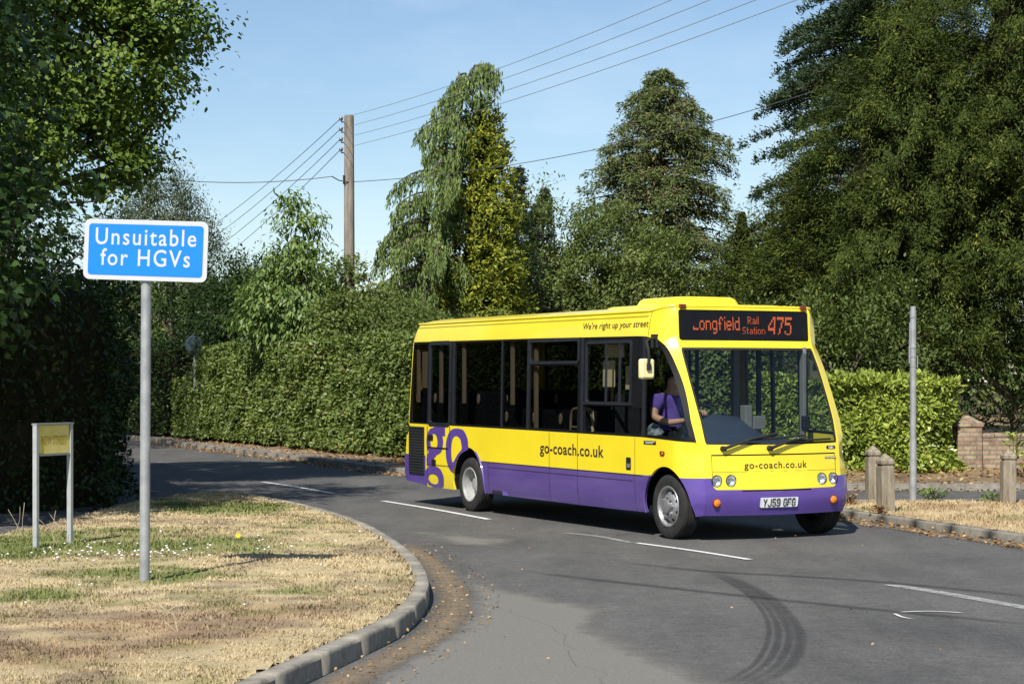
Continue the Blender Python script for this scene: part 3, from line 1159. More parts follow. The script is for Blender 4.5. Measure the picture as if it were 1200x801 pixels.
# a crumpled carrier bag on the cab ledge
m = MB()
vs, fs = [], []
R9 = np.random.default_rng(3)
for j in range(6):
    for k in range(12):
        a = 2 * PI * k / 12
        r = (.13, .16, .15, .12, .10, .02)[j] * (1 + R9.uniform(-.22, .22))
        vs.append((r * .55 * math.cos(a), r * math.sin(a) * 1.1, .035 * j + R9.uniform(-.012, .012)))
for j in range(5):
    for k in range(12):
        fs.append((j * 12 + k, j * 12 + (k + 1) % 12, (j + 1) * 12 + (k + 1) % 12, (j + 1) * 12 + k))
fs.append(tuple(range(60, 72)))
m.add(vs, fs)
bagm = pmat('crumpled_bag', (.42, .43, .46), rough=.4, var=.1, scale=14, c2=(.05, .055, .07))
bag = m.build('carrier_bag', bagm, None)
m = MB()
m.box((-1.02, 1.15, 1.16), (.20, 1.0, .03))
m.build('cab_ledge', DARKIN, BUS)
bag.matrix_world = Matrix.Translation(BUS.location) @ Matrix.Rotation(.4592, 4, 'Z') @ Matrix.Translation((-1.03, 1.10, 1.178))
tag(bag, 'crumpled grey and white bag on the ledge inside the driver side window', 'bag')

# ================================================================== GROUND, ROAD, KERBS
def vnoise(x, y, scale, seed=0):
    r = np.random.default_rng(seed).random((256, 256))
    X, Y = x / scale, y / scale
    xi, yi = np.floor(X).astype(int), np.floor(Y).astype(int)
    u, v = X - xi, Y - yi
    u, v = u * u * (3 - 2 * u), v * v * (3 - 2 * v)
    g = lambda a, b: r[a % 256, b % 256]
    return (g(xi, yi) * (1 - u) + g(xi + 1, yi) * u) * (1 - v) + (g(xi, yi + 1) * (1 - u) + g(xi + 1, yi + 1) * u) * v


def fbm(x, y, scale, seed=0, o=4):
    s, a, t = 0, 1, 0
    for k in range(o):
        s = s + a * vnoise(x, y, scale / 2 ** k, seed + k)
        t += a
        a *= .55
    return s / t


def sstep(a, b, x):
    k = np.clip((x - a) / (b - a), 0, 1)
    return k * k * (3 - 2 * k)


def asphalt(name, base, pale, scale=.5, bump=.5, speck=1.0):
    m, nt, out = new_mat(name)
    b = N(nt, 'ShaderNodeBsdfPrincipled', Roughness=.82)
    b.inputs['Specular IOR Level'].default_value = .35
    tc = N(nt, 'ShaderNodeTexCoord')
    big = N(nt, 'ShaderNodeTexNoise', Scale=scale, Detail=8.0, Roughness=.62)
    fine = N(nt, 'ShaderNodeTexNoise', Scale=34.0, Detail=6.0, Roughness=.75)
    vor = N(nt, 'ShaderNodeTexVoronoi', Scale=85.0)
    st = N(nt, 'ShaderNodeMapping')
    st.inputs['Scale'].default_value = (1.0, .25, 1.0)
    st.inputs['Rotation'].default_value = (0, 0, -.45)
    streak = N(nt, 'ShaderNodeTexNoise', Scale=1.6, Detail=5.0)
    for n in (big, fine, vor, st): nt.links.new(tc.outputs['Object'], n.inputs['Vector'])
    nt.links.new(st.outputs['Vector'], streak.inputs['Vector'])
    r1 = ramp(nt, [(.30, base), (.72, pale)])
    ad = N(nt, 'ShaderNodeMath', operation='ADD')
    ml = N(nt, 'ShaderNodeMath', operation='MULTIPLY')
    ml.inputs[1].default_value = .5
    nt.links.new(big.outputs['Fac'], ad.inputs[0])
    nt.links.new(streak.outputs['Fac'], ad.inputs[1])
    nt.links.new(ad.outputs[0], ml.inputs[0])
    nt.links.new(ml.outputs[0], r1.inputs['Fac'])
    blot = N(nt, 'ShaderNodeTexNoise', Scale=7.0, Detail=9.0, Roughness=.78)
    nt.links.new(tc.outputs['Object'], blot.inputs['Vector'])
    r0 = ramp(nt, [(.30, .66), (.5, 1.0), (.68, 1.38)])
    nt.links.new(blot.outputs['Fac'], r0.inputs['Fac'])
    mx0 = N(nt, 'ShaderNodeMix', data_type='RGBA', blend_type='MULTIPLY')
    mx0.inputs[0].default_value = .8 * speck
    nt.links.new(r1.outputs['Color'], mx0.inputs[6])
    nt.links.new(r0.outputs['Color'], mx0.inputs[7])
    r2 = ramp(nt, [(.28, .40), (.5, 1.0), (.74, 2.0)])
    nt.links.new(fine.outputs['Fac'], r2.inputs['Fac'])
    mx = N(nt, 'ShaderNodeMix', data_type='RGBA', blend_type='MULTIPLY')
    mx.inputs[0].default_value = .75 * speck
    nt.links.new(mx0.outputs[2], mx.inputs[6])
    nt.links.new(r2.outputs['Color'], mx.inputs[7])
    r3 = ramp(nt, [(.0, 2.6), (.18, 1.0), (1, .8)])
    nt.links.new(vor.outputs['Distance'], r3.inputs['Fac'])
    mx2 = N(nt, 'ShaderNodeMix', data_type='RGBA', blend_type='MULTIPLY')
    mx2.inputs[0].default_value = .6 * speck
    nt.links.new(mx.outputs[2], mx2.inputs[6])
    nt.links.new(r3.outputs['Color'], mx2.inputs[7])
    nt.links.new(mx2.outputs[2], b.inputs['Base Color'])
    bp = N(nt, 'ShaderNodeBump', Strength=bump, Distance=.012)
    nt.links.new(fine.outputs['Fac'], bp.inputs['Height'])
    nt.links.new(bp.outputs['Normal'], b.inputs['Normal'])
    nt.links.new(b.outputs['BSDF'], out.inputs['Surface'])
    return m


def decal_mat(name, c, c2, lo, hi, scale=3.0, rough=.85, detail=8.0, opacity=1.0):
    """worn marking lying on the road: opacity from the edge attribute times a noise"""
    m, nt, out = new_mat(name)
    b = N(nt, 'ShaderNodeBsdfPrincipled', Roughness=rough)
    b.inputs['Specular IOR Level'].default_value = .3
    tc = N(nt, 'ShaderNodeTexCoord')
    n1 = N(nt, 'ShaderNodeTexNoise', Scale=scale, Detail=detail, Roughness=.68)
    n2 = N(nt, 'ShaderNodeTexNoise', Scale=48.0, Detail=4.0, Roughness=.7)
    for n in (n1, n2): nt.links.new(tc.outputs['Object'], n.inputs['Vector'])
    r = ramp(nt, [(.3, c), (.7, c2)])
    nt.links.new(n2.outputs['Fac'], r.inputs['Fac'])
    nt.links.new(r.outputs['Color'], b.inputs['Base Color'])
    at = N(nt, 'ShaderNodeAttribute', attribute_name='tint')
    ad = N(nt, 'ShaderNodeMath', operation='ADD')
    nt.links.new(n1.outputs['Fac'], ad.inputs[0])
    nt.links.new(at.outputs['Fac'], ad.inputs[1])
    rm = N(nt, 'ShaderNodeMapRange')
    rm.inputs['From Min'].default_value = lo
    rm.inputs['From Max'].default_value = hi
    rm.inputs['To Max'].default_value = opacity
    nt.links.new(ad.outputs[0], rm.inputs['Value'])
    tr = N(nt, 'ShaderNodeBsdfTransparent')
    mx = N(nt, 'ShaderNodeMixShader')
    nt.links.new(rm.outputs['Result'], mx.inputs['Fac'])
    nt.links.new(tr.outputs['BSDF'], mx.inputs[1])
    nt.links.new(b.outputs['BSDF'], mx.inputs[2])
    nt.links.new(mx.outputs['Shader'], out.inputs['Surface'])
    return m


def poly_sheet(name, poly, z, mat, step=.5, fade=None, kind='structure', zf=None):
    mb = MB()
    fm = (lambda x, y, o: np.stack([x, y, (zf(x, y) if zf else z + 0 * x) + o], -1))
    panel(mb, poly, [], fm, step, 0, 0)
    o = mb.build(name, mat, None, smooth=True)
    if fade:
        B = np.array(densify(poly, .1))
        V = np.array(mb.v)[:, :2]
        d = np.min(np.hypot(V[:, None, 0] - B[None, :, 0], V[:, None, 1] - B[None, :, 1]), axis=1)
        a = o.data.attributes.new('tint', 'FLOAT', 'POINT')
        a.data.foreach_set('value', np.clip(d / fade, 0, 1).astype(np.float32))
    return tag(o, kind=kind)


def ribbon(name, pts, width, z, mat, ends=.5, n=8, kind='structure', flat=False):
    """strip along a path on the ground, its tint attribute falling to 0 at edges and ends"""
    P = np.array(smooth_path(pts, n) if len(pts) > 2 else densify(pts, .3, closed=False))
    T_ = np.gradient(P, axis=0)
    T_ /= np.linalg.norm(T_, axis=1, keepdims=True) + 1e-9
    Nn = np.stack([-T_[:, 1], T_[:, 0]], -1)
    L = np.concatenate([[0], np.cumsum(np.linalg.norm(np.diff(P, axis=0), axis=1))])
    k = 5
    vs, tint, fs = [], [], []
    for j in range(k):
        a = (j / (k - 1) - .5)
        q = P + Nn * a * width
        vs.append(np.c_[q, np.full(len(q), z)])
        e = 1 if flat else 1 - (2 * abs(a)) ** 2
        tint.append(e * np.clip(np.minimum(L, L[-1] - L) / ends, 0, 1))
    vs = np.concatenate(vs)
    m = len(P)
    for j in range(k - 1):
        for i in range(m - 1):
            fs += [j * m + i, j * m + i + 1, (j + 1) * m + i + 1, (j + 1) * m + i]
    o = np_mesh(name, vs, fs, 4, mat, tint=np.concatenate(tint))
    return tag(o, kind=kind)


ROAD = asphalt('road_asphalt', (.060, .0585, .0555), (.130, .125, .116), .5)
PATHM = asphalt('footpath_asphalt', (.085, .080, .076), (.155, .146, .136), .9)
PAVM = asphalt('pavement_asphalt', (.16, .135, .115), (.27, .23, .20), .8)
EARTH = pmat('dry_earth', (.155, .105, .062), rough=.95, spec=.1, var=.35, scale=1.2, c2=(.30, .225, .13), bump=.6, bscale=30)
FARG = pmat('rough_ground', (.045, .050, .018), rough=1.0, spec=.05, var=.4, scale=.4, c2=(.10, .085, .040))

K1 = [(-.2, 4), (-1.0, 9.0), (-1.22, 11.3), (-1.22, 12.6), (-1.02, 13.8), (-.80, 15.0), (-.70, 16.6), (-.76, 18.2), (-1.0, 20.4), (-1.43, 22.9), (-1.97, 25.3), (-2.85, 28.1), (-3.7, 30.1), (-4.25, 31.1), (-4.75, 31.3), (-5.05, 30.9)]
K1 = [(-3.2, 4.0), (-2.2, 8.2), (-1.75, 10.3), (-1.40, 12.0)] + K1[4:]
K2 = [(-30, 74), (-20, 70), (-14, 66), (-10.9, 60.8), (-9.6, 57), (-5.4, 47.4), (-3.65, 43.3), (-2.17, 39.8), (-.4, 36.8), (2, 35.0), (5.76, 34.1), (9.5, 34.0), (16, 34.0), (30, 34.5)]
K3 = [(30, 2), (14, 9.5), (9.0, 15.8), (7.0, 19.6), (5.85, 23.1), (5.05, 25.7), (4.62, 27.2), (4.36, 28.4), (4.5, 29.4), (5.1, 29.85), (6.5, 29.9), (12, 29.9), (30, 30.2)]
K1s, K2s, K3s = smooth_path(K1, 8), smooth_path(K2, 8), smooth_path(K3, 8)

tag(poly_sheet('ground', [(-400, -60), (400, -60), (400, 900), (-400, 900)], -.03, FARG, 60), kind='structure')
poly_sheet('road', [(-40, -5), (32, -5), (32, 60), (5, 76), (-40, 82)], 0.0, ROAD, 6)


def zbank(x, y):
    """far verge rises a little from the kerb to the hedge"""
    B = np.array(densify(K2s, .5, closed=False))
    d = np.array([np.min(np.hypot(B[:, 0] - a, B[:, 1] - b)) for a, b in zip(np.atleast_1d(x), np.atleast_1d(y))])
    return .095 + .16 * sstep(1.0, 2.0, d)


poly_sheet('verge_ground', K2s + [(30, 90), (-30, 90)], .1, EARTH, 1.0, zf=zbank)


def offset(path, d):
    P = np.array(path)
    T_ = np.gradient(P, axis=0)
    T_ /= np.linalg.norm(T_, axis=1, keepdims=True) + 1e-9
    return [tuple(p) for p in P + np.stack([-T_[:, 1], T_[:, 0]], -1) * d]


pav = [p for p in K2s if p[1] < 62]
poly_sheet('pavement', offset(pav, .11) + offset(pav, 1.05)[::-1], .104, PAVM, .6)

KERBM, nt, out = new_mat('kerb_concrete')
b = N(nt, 'ShaderNodeBsdfPrincipled', Roughness=.9)
at = N(nt, 'ShaderNodeAttribute', attribute_name='tint')
tc = N(nt, 'ShaderNodeTexCoord')
n1 = N(nt, 'ShaderNodeTexNoise', Scale=9.0, Detail=8.0, Roughness=.7)
n2 = N(nt, 'ShaderNodeTexNoise', Scale=70.0, Detail=3.0)
for n in (n1, n2): nt.links.new(tc.outputs['Object'], n.inputs['Vector'])
r = ramp(nt, [(.26, (.13, .114, .088)), (.50, (.225, .204, .166)), (.78, (.31, .285, .24))])
nt.links.new(n1.outputs['Fac'], r.inputs['Fac'])
mx = N(nt, 'ShaderNodeMix', data_type='RGBA', blend_type='MULTIPLY')
mx.inputs[0].default_value = 1
r2 = ramp(nt, [(0, .86), (1, 1.10)])
nt.links.new(at.outputs['Fac'], r2.inputs['Fac'])
nt.links.new(r.outputs['Color'], mx.inputs[6])
nt.links.new(r2.outputs['Color'], mx.inputs[7])
nt.links.new(mx.outputs[2], b.inputs['Base Color'])
bp = N(nt, 'ShaderNodeBump', Strength=.5, Distance=.006)
nt.links.new(n2.outputs['Fac'], bp.inputs['Height'])
nt.links.new(bp.outputs['Normal'], b.inputs['Normal'])
nt.links.new(b.outputs['BSDF'], out.inputs['Surface'])


def kerb(path, h, w=.125, stone=.91, side=1):
    """kerb stones: road face on the right of the path direction * side; each stone a block with a joint gap"""
    P = np.array(densify(path, .05, closed=False))
    L = np.concatenate([[0], np.cumsum(np.linalg.norm(np.diff(P, axis=0), axis=1))])
    at_ = lambda s: np.array([np.interp(s, L, P[:, 0]), np.interp(s, L, P[:, 1])])
    vs, fs, tint = [], [], []
    s = 0
    R5 = np.random.default_rng(11)
    while s + .2 < L[-1]:
        e = min(s + stone - .007, L[-1])
        seg = [at_(s + (e - s) * k / 4) for k in range(5)]
        t = R5.random()
        dz = R5.uniform(-.002, .002)
        n0 = len(vs)
        for k in range(5):
            d = (seg[min(k + 1, 4)] - seg[max(k - 1, 0)])
            d /= np.linalg.norm(d) + 1e-9
            nrm = np.array([-d[1], d[0]]) * side
            for a, z in ((0, -.02), (.003, h * .80), (.008, h * .93 + dz), (.018, h + dz), (w, h + dz), (w, -.02)):
                q = seg[k] + nrm * a
                vs.append((q[0], q[1], z))
                tint.append(t)
        for k in range(4):
            for j in range(5):
                a, c = n0 + k * 6 + j, n0 + (k + 1) * 6 + j
                fs += [a, c, c + 1, a + 1] if side > 0 else [a, a + 1, c + 1, c]
        for k in (0, 4):
            q = [n0 + k * 6 + j for j in range(6)]
            fs += [q[0], q[1], q[2], q[3]] + [q[0], q[3], q[4], q[5]]
        s += stone
    o = np_mesh('kerb', np.array(vs), fs, 4, KERBM, tint=tint)
    return tag(o, kind='structure')


kerb(K1s, .142)
kerb(K2s, .11)
kerb(K3s, .105, side=-1)

# ---- near verge, coloured by a worn-turf map shared with the grass blades
STRAW, RUST, GREEN, SOIL = np.array((.54, .435, .255)), np.array((.33, .205, .115)), np.array((.125, .170, .036)), np.array((.250, .185, .125))


def blob(x, y, cx, cy, rx, ry, rot=0.0):
    c, s = math.cos(rot), math.sin(rot)
    u, v = ((x - cx) * c + (y - cy) * s) / rx, (-(x - cx) * s + (y - cy) * c) / ry
    return np.exp(-(u * u + v * v))


def turf_weights(x, y):
    """(green, rust, bare) weights on the near verge"""
    n = fbm(x, y, 1.3, 5) - .5
    n2 = fbm(x, y, .45, 9) - .5
    g = 1.25 * blob(x, y, -4.6, 21.6, 1.6, 1.9) + 1.1 * blob(x, y, -3.9, 27.3, 1.0, 2.2, .3) + .55 * blob(x, y, -3.3, 18.6, .8, .8) + .5 * blob(x, y, -1.9, 17.0, .6, .5) \
        + .6 * blob(x, y, -3.9, 16.4, .5, .5) + .35 * blob(x, y, -2.3, 21.5, .8, 1.0) + .7 * blob(x, y, -3.05, 17.7, .35, .5) + .5 * blob(x, y, -4.1, 14.6, .35, .35)
    g = .85 * sstep(.15, 1.05, g + 1.5 * n + 1.3 * n2)
    r = .95 * blob(x, y, -2.6, 14.3, 1.3, 1.0) + .7 * blob(x, y, -3.3, 12.9, .9, .8) + .45 * blob(x, y, -1.6, 15.6, .5, .9)
    r = .85 * sstep(.15, 1.1, r + 1.4 * n + 1.3 * n2) * (1 - g)
    bare = sstep(.48, .78, fbm(x, y, .5, 21) + .3 * r) * (1 - g)
    return g, r, bare


def turf_col(x, y):
    g, r, bare = turf_weights(x, y)
    v = (.8 + .45 * fbm(x, y, .25, 33))[:, None]
    c = STRAW * v
    c = c * (1 - r[:, None]) + RUST * v * r[:, None]
    c = c * (1 - bare[:, None] * .7) + SOIL * v * bare[:, None] * .7
    return c * (1 - g[:, None]) + GREEN * v * g[:, None]


TURF, nt, out = new_mat('worn_turf')
b = N(nt, 'ShaderNodeBsdfPrincipled', Roughness=.95)
b.inputs['Specular IOR Level'].default_value = .1
at = N(nt, 'ShaderNodeAttribute', attribute_name='col')
tc = N(nt, 'ShaderNodeTexCoord')
n1 = N(nt, 'ShaderNodeTexNoise', Scale=60.0, Detail=6.0, Roughness=.75)
nt.links.new(tc.outputs['Object'], n1.inputs['Vector'])
r = ramp(nt, [(.3, .62), (.7, 1.2)])
nt.links.new(n1.outputs['Fac'], r.inputs['Fac'])
mx = N(nt, 'ShaderNodeMix', data_type='RGBA', blend_type='MULTIPLY')
mx.inputs[0].default_value = 1
nt.links.new(at.outputs['Color'], mx.inputs[6])
nt.links.new(r.outputs['Color'], mx.inputs[7])
nt.links.new(mx.outputs[2], b.inputs['Base Color'])
bp = N(nt, 'ShaderNodeBump', Strength=.8, Distance=.02)
nt.links.new(n1.outputs['Fac'], bp.inputs['Height'])
nt.links.new(bp.outputs['Normal'], b.inputs['Normal'])
nt.links.new(b.outputs['BSDF'], out.inputs['Surface'])

BLADE, nt, out = new_mat('grass_blades')
b = N(nt, 'ShaderNodeBsdfPrincipled', Roughness=.7)
b.inputs['Specular IOR Level'].default_value = .2
at = N(nt, 'ShaderNodeAttribute', attribute_name='col')
nt.links.new(at.outputs['Color'], b.inputs['Base Color'])
t = N(nt, 'ShaderNodeBsdfTranslucent')
nt.links.new(at.outputs['Color'], t.inputs['Color'])
mx = N(nt, 'ShaderNodeMixShader', Fac=.3)
nt.links.new(b.outputs['BSDF'], mx.inputs[1])
nt.links.new(t.outputs['BSDF'], mx.inputs[2])
nt.links.new(mx.outputs['Shader'], out.inputs['Surface'])

V1 = offset(K1s, .12) + [(-5.35, 29), (-5.55, 26), (-5.75, 23), (-6.2, 19.5), (-7.0, 14), (-7.5, 4)]
V2 = offset(K3s, -.12)[:-1] + [(30, 30)]
V2c = [p for p in offset(K3s, -.12) if p[0] < 16] + [(16, 25), (16, 12)]


def grid_sheet(name, poly, z, step, colf, amp=.02):
    A = np.array(poly)
    gx = np.arange(A[:, 0].min(), A[:, 0].max() + step, step)
    gy = np.arange(A[:, 1].min(), A[:, 1].max() + step, step)
    mb = MB()
    fm = lambda x, y, o: np.stack([x, y, z + o + amp * (fbm(x, y, .7, 3) - .5)], -1)
    panel(mb, poly, [], fm, step, 0, 0)
    V = np.array(mb.v)
    F = np.array(mb.f)
    return tag(np_mesh(name, V, F.ravel(), 3, TURF, col=colf(V[:, 0], V[:, 1]), smooth=True), kind='structure')


def grid_sheet2(name, poly, z, step, colf, amp=.02):
    A = np.array(poly)
    x0, x1, y0, y1 = A[:, 0].min(), A[:, 0].max(), A[:, 1].min(), A[:, 1].max()
    nx, ny = int((x1 - x0) / step) + 2, int((y1 - y0) / step) + 2
    X, Y = np.meshgrid(x0 + np.arange(nx) * step, y0 + np.arange(ny) * step, indexing='ij')
    ok = in_poly(np.c_[X.ravel(), Y.ravel()], poly).reshape(X.shape)
    c = ok[:-1, :-1] & ok[1:, :-1] & ok[:-1, 1:] & ok[1:, 1:]
    idx = np.arange(nx * ny).reshape(nx, ny)
    q = np.stack([idx[:-1, :-1][c], idx[1:, :-1][c], idx[1:, 1:][c], idx[:-1, 1:][c]], -1)
    x, y = X.ravel(), Y.ravel()
    Z = z + amp * (fbm(x, y, .7, 3) - .5) * 2
    used = np.unique(q)
    mp = np.zeros(nx * ny, int)
    mp[used] = np.arange(len(used))
    V = np.c_[x, y, Z][used]
    return tag(np_mesh(name, V, mp[q].ravel(), 4, TURF, col=colf(V[:, 0], V[:, 1]), smooth=True), kind='structure')


poly_sheet('verge_soil', V1, .120, EARTH, .8)
grid_sheet2('grass_verge', V1, .134, .07, turf_col, .012)


def turf2_col(x, y):
    v = (.75 + .5 * fbm(x, y, .3, 37))[:, None]
    n = sstep(.5, .7, fbm(x, y, .8, 41))[:, None]
    g = sstep(.62, .75, fbm(x, y, .9, 45))[:, None]
    c = np.array((.52, .40, .23)) * v * (1 - n * .6) + np.array((.34, .22, .12)) * v * n * .6
    return c * (1 - .5 * g) + GREEN * v * .5 * g


poly_sheet('verge_soil', V2c, .08, EARTH, .8)
grid_sheet2('grass_verge', V2c, .094, .10, turf2_col, .010)


def blades(name, poly, n, z, colf, hmin, hmax, near_y, seed, greenf=None, win=None):
    R6 = np.random.default_rng(seed)
    A = np.array(poly)
    x0, x1, y0, y1 = win if win else (A[:, 0].min(), A[:, 0].max(), A[:, 1].min(), A[:, 1].max())
    x = R6.uniform(x0, x1, n * 3)
    y = y0 + (y1 - y0) * R6.random(n * 3) ** 1.5
    ok = in_poly(np.c_[x, y], poly)
    x, y = x[ok][:n], y[ok][:n]
    tuft = fbm(x, y, .18, seed + 3)
    keep = R6.random(len(x)) < sstep(.34, .66, tuft) * .93 + .07
    x, y = x[keep], y[keep]
    m = len(x)
    h = R6.uniform(hmin, hmax, m) * (.6 + .9 * fbm(x, y, .5, seed + 5))
    w_ = R6.uniform(.003, .007, m) * np.clip(y / near_y, .8, 2)
    az = R6.uniform(0, 2 * PI, m)
    lean = R6.uniform(.2, 1.3, m)
    dx, dy = np.cos(az), np.sin(az)
    c = colf(x, y) * R6.uniform(.78, 1.25, (m, 1))
    if greenf is not None:
        gw = greenf(x, y)
        h *= 1 + .6 * gw
    base = np.c_[x, y, np.full(m, z)]
    sx = np.c_[-dy, dx, np.zeros(m)] * w_[:, None]
    mid = base + np.c_[dx * lean * h * .3, dy * lean * h * .3, h * .6]
    tip = base + np.c_[dx * lean * h, dy * lean * h, h * np.clip(1.1 - .35 * lean, .3, 1)]
    V = np.stack([base - sx, base + sx, mid + sx * .7, tip, mid - sx * .7], 1).reshape(-1, 3)
    k = np.arange(m)[:, None] * 5
    F = (k + np.array([[0, 1, 2, 4]])).ravel()
    F2 = (k + np.array([[4, 2, 3, 3]]))
    Ft = np.concatenate([(k + np.array([[0, 1, 2]])).ravel(), (k + np.array([[0, 2, 4]])).ravel(), (k + np.array([[4, 2, 3]])).ravel()])
    o = np_mesh(name, V, Ft, 3, BLADE, col=np.repeat(c, 5, 0))
    return tag(o, kind='stuff')


tag(blades('grass', V1, 190000, .130, turf_col, .008, .034, 16, 51, lambda x, y: turf_weights(x, y)[0], (-7, -.6, 11.0, 31.5)),
    'short dry straw grass with green patches on the near verge', 'grass')
tag(blades('grass', V2c, 42000, .09, turf2_col, .02, .055, 22, 61, None, (4.2, 10.5, 19, 30)), 'dry straw grass on the verge behind the bus', 'grass')

# footpath beside the near verge and the dusty strip under the shaded hedge
poly_sheet('footpath', [(-5.3, 31.0), (-5.35, 29), (-5.55, 26), (-5.75, 23), (-6.2, 19.5), (-7.0, 14), (-7.5, 4), (-14, 4), (-14, 31.5), (-6.2, 32.6)], .05, PATHM, .8)
DUST = pmat('dusty_verge', (.30, .23, .15), rough=.95, spec=.1, var=.3, scale=2.0, c2=(.44, .36, .24), bump=.5, bscale=30)
DV = [(-5.75, 33.2), (-6.3, 33.6), (-7.3, 36.0), (-8.4, 39.2), (-12.2, 55), (-14.5, 60), (-22, 64), (-24, 60), (-12.5, 45), (-9.8, 38), (-8, 33), (-7.5, 31)]
poly_sheet('verge_ground', DV, .045, DUST, .7)

# ---- painted markings and marks on the carriageway
WPAINT = decal_mat('worn_white_paint', (.52, .52, .50), (.70, .70, .68), 1.02, 1.50, 7.0)
WFAINT = decal_mat('very_worn_white_paint', (.36, .36, .35), (.60, .60, .58), 1.28, 1.80, 6.0)
SKID = decal_mat('rubber_skid_mark', (.024, .024, .025), (.045, .045, .045), .55, 1.9, 4.0, opacity=.52)
SKID2 = decal_mat('faint_rubber_mark', (.030, .030, .031), (.050, .050, .050), .62, 1.7, 3.0, opacity=.55)
PALE = decal_mat('pale_old_asphalt', (.150, .142, .124), (.235, .222, .194), .72, 1.22, 2.2, detail=12.0, opacity=.85)
DIRT = decal_mat('brown_gutter_dirt', (.15, .112, .072), (.30, .235, .155), .85, 1.5, 5.0, opacity=.8)


def gp(pts): return [G(x, y) for x, y in pts]


for pts, m_, w_ in (([(183, 541), (216, 546.5)], WFAINT, .11), ([(232, 550), (262, 555)], WFAINT, .11), ([(303, 564), (350, 571), (395, 579)], WPAINT, .10),
                    ([(443, 586), (510, 597), (580, 610)], WPAINT, .10), ([(655, 624), (700, 628.5), (745, 637)], WFAINT, .085), ([(740, 635.5), (810, 645), (886, 657)], WPAINT, .085),
                    ([(1035, 684), (1110, 696), (1200, 712), (1290, 728)], WFAINT, .15), ([(1045, 718), (1060, 724), (1082, 726)], WPAINT, .03), ([(1045, 718), (1090, 716.5), (1140, 719)], WPAINT, .03)):
    ribbon('road_marking', gp(pts), w_, .008, m_, ends=.12, flat=True)
for dx, wd in ((0, .12), (.085, .08), (.165, .08), (.24, .06)):
    pts = gp([(835, 670), (870, 682), (905, 702), (930, 728), (938, 752), (926, 778), (898, 797), (860, 812)])
    ribbon('tyre_mark', [(x - dx * (.4 + .6 * min(1, k / 4)), y) for k, (x, y) in enumerate(pts)], wd, .0075 + .0008 * dx, SKID, ends=1.2)
ribbon('tyre_mark', gp([(600, 665), (645, 673), (760, 686), (870, 698), (1035, 715), (1200, 731), (1300, 741)]), .20, .0065, SKID2, ends=1.5)
ribbon('tyre_mark', gp([(700, 655), (815, 668), (930, 675), (1035, 682), (1200, 698), (1300, 708)]), .22, .0062, SKID2, ends=1.5)
poly_sheet('asphalt_patch', gp([(515, 672), (560, 676), (677, 702), (740, 712), (735, 738), (810, 770), (900, 806), (860, 830), (600, 830), (330, 830), (430, 770), (500, 735), (520, 700)]), .004, PALE, .12, .55)
poly_sheet('asphalt_patch', gp([(440, 618), (520, 622), (640, 632), (600, 645), (500, 640)]), .0042, PALE, .15, .8)
ribbon('gutter_dirt', [(x + .22, y) for x, y in K1s if 11 < y < 24], .42, .0068, DIRT, ends=1.5)
ribbon('gutter_dirt', [(x - .02, y - .22) for x, y in K2s if -9 < x < 1.5][::1], .40, .0068, DIRT, ends=1.5)
ribbon('gutter_dirt', [(x - .20, y - .1) for x, y in K3s if 16 < y < 28.5 and x < 9], .45, .0068, DIRT, ends=1.0)

# cracks in the old surface
CRACK = decal_mat('tar_crack', (.018, .018, .018), (.030, .029, .028), .80, 1.4, 9.0, opacity=.28)
R8 = np.random.default_rng(17)
for pts in ([(560, 700), (640, 735), (700, 790), (720, 830)], [(980, 650), (1060, 690), (1200, 770)]):
    q = smooth_path(gp(pts), 8)
    q = [(x + R8.normal(0, .035), y + R8.normal(0, .09)) for x, y in q]
    ribbon('road_crack', q, .010, .0090, CRACK, ends=.6, n=3)

# ================================================================== PLANTS
BARK = pmat('grey_brown_bark', (.075, .058, .042), rough=.95, spec=.1, var=.4, scale=5, c2=(.15, .12, .09), bump=.8, bscale=20, stretch=(1, 1, .25))
TWIG_CORE = pmat('twig_and_shade_core', (.022, .021, .012), rough=1.0, spec=.0, var=.4, scale=6, bump=.8, bscale=12)  # weed stems, and dark cores that stand in for shaded crown interiors


def unit(v):
    return v / (np.linalg.norm(v, axis=-1, keepdims=True) + 1e-9)


def rdir(R, n):
    return unit(R.normal(size=(n, 3)))


def leaf_arrays(C, D, Nr, L, W, tint, shape='diamond'):
    """C base, D axis, Nr rough normal, per-leaf length and width -> verts, faces, nper, tint"""
    n = len(C)
    D = unit(D)
    S = unit(np.cross(D, Nr))
    U = np.cross(S, D)
    L = np.broadcast_to(L, n)[:, None]
    W = np.broadcast_to(W, n)[:, None]
    if shape == 'maple':
        pr = [(0, 0, 0), (.12, .30, .02), (.02, .50, -.03), (.38, .40, .02), (.48, .52, -.05), (.62, .20, .03), (1.0, 0, -.08),
              (.62, -.20, .03), (.48, -.52, -.05), (.38, -.40, .02), (.02, -.50, -.03), (.12, -.30, .02)]
    elif shape == 'leaf':
        pr = [(0, 0, 0), (.32, .5, .06), (.70, .36, .03), (1.0, 0, -.10), (.70, -.36, .03), (.32, -.5, .06)]
    elif shape == 'spray':
        pr = [(0, .12, 0), (.5, .5, .04), (1.0, .0, -.04), (.5, -.5, .04)]
    else:
        pr = [(0, 0, 0), (.45, .5, .05), (1.0, 0, -.05), (.45, -.5, .05)]
    V = np.stack([C + D * L * a + S * W * b + U * L * c for a, b, c in pr], 1)
    k = len(pr)
    return V.reshape(-1, 3), (np.arange(n)[:, None] * k + np.arange(k)[None]).ravel(), k, np.repeat(tint, k)


def foliage(name, C, D, Nr, L, W, tint, mat, parent, shape='diamond'):
    V, F, k, t = leaf_arrays(C, D, Nr, L, W, np.clip(tint, 0, 1), shape)
    return np_mesh(name, V, F, k, mat, parent, tint=t)


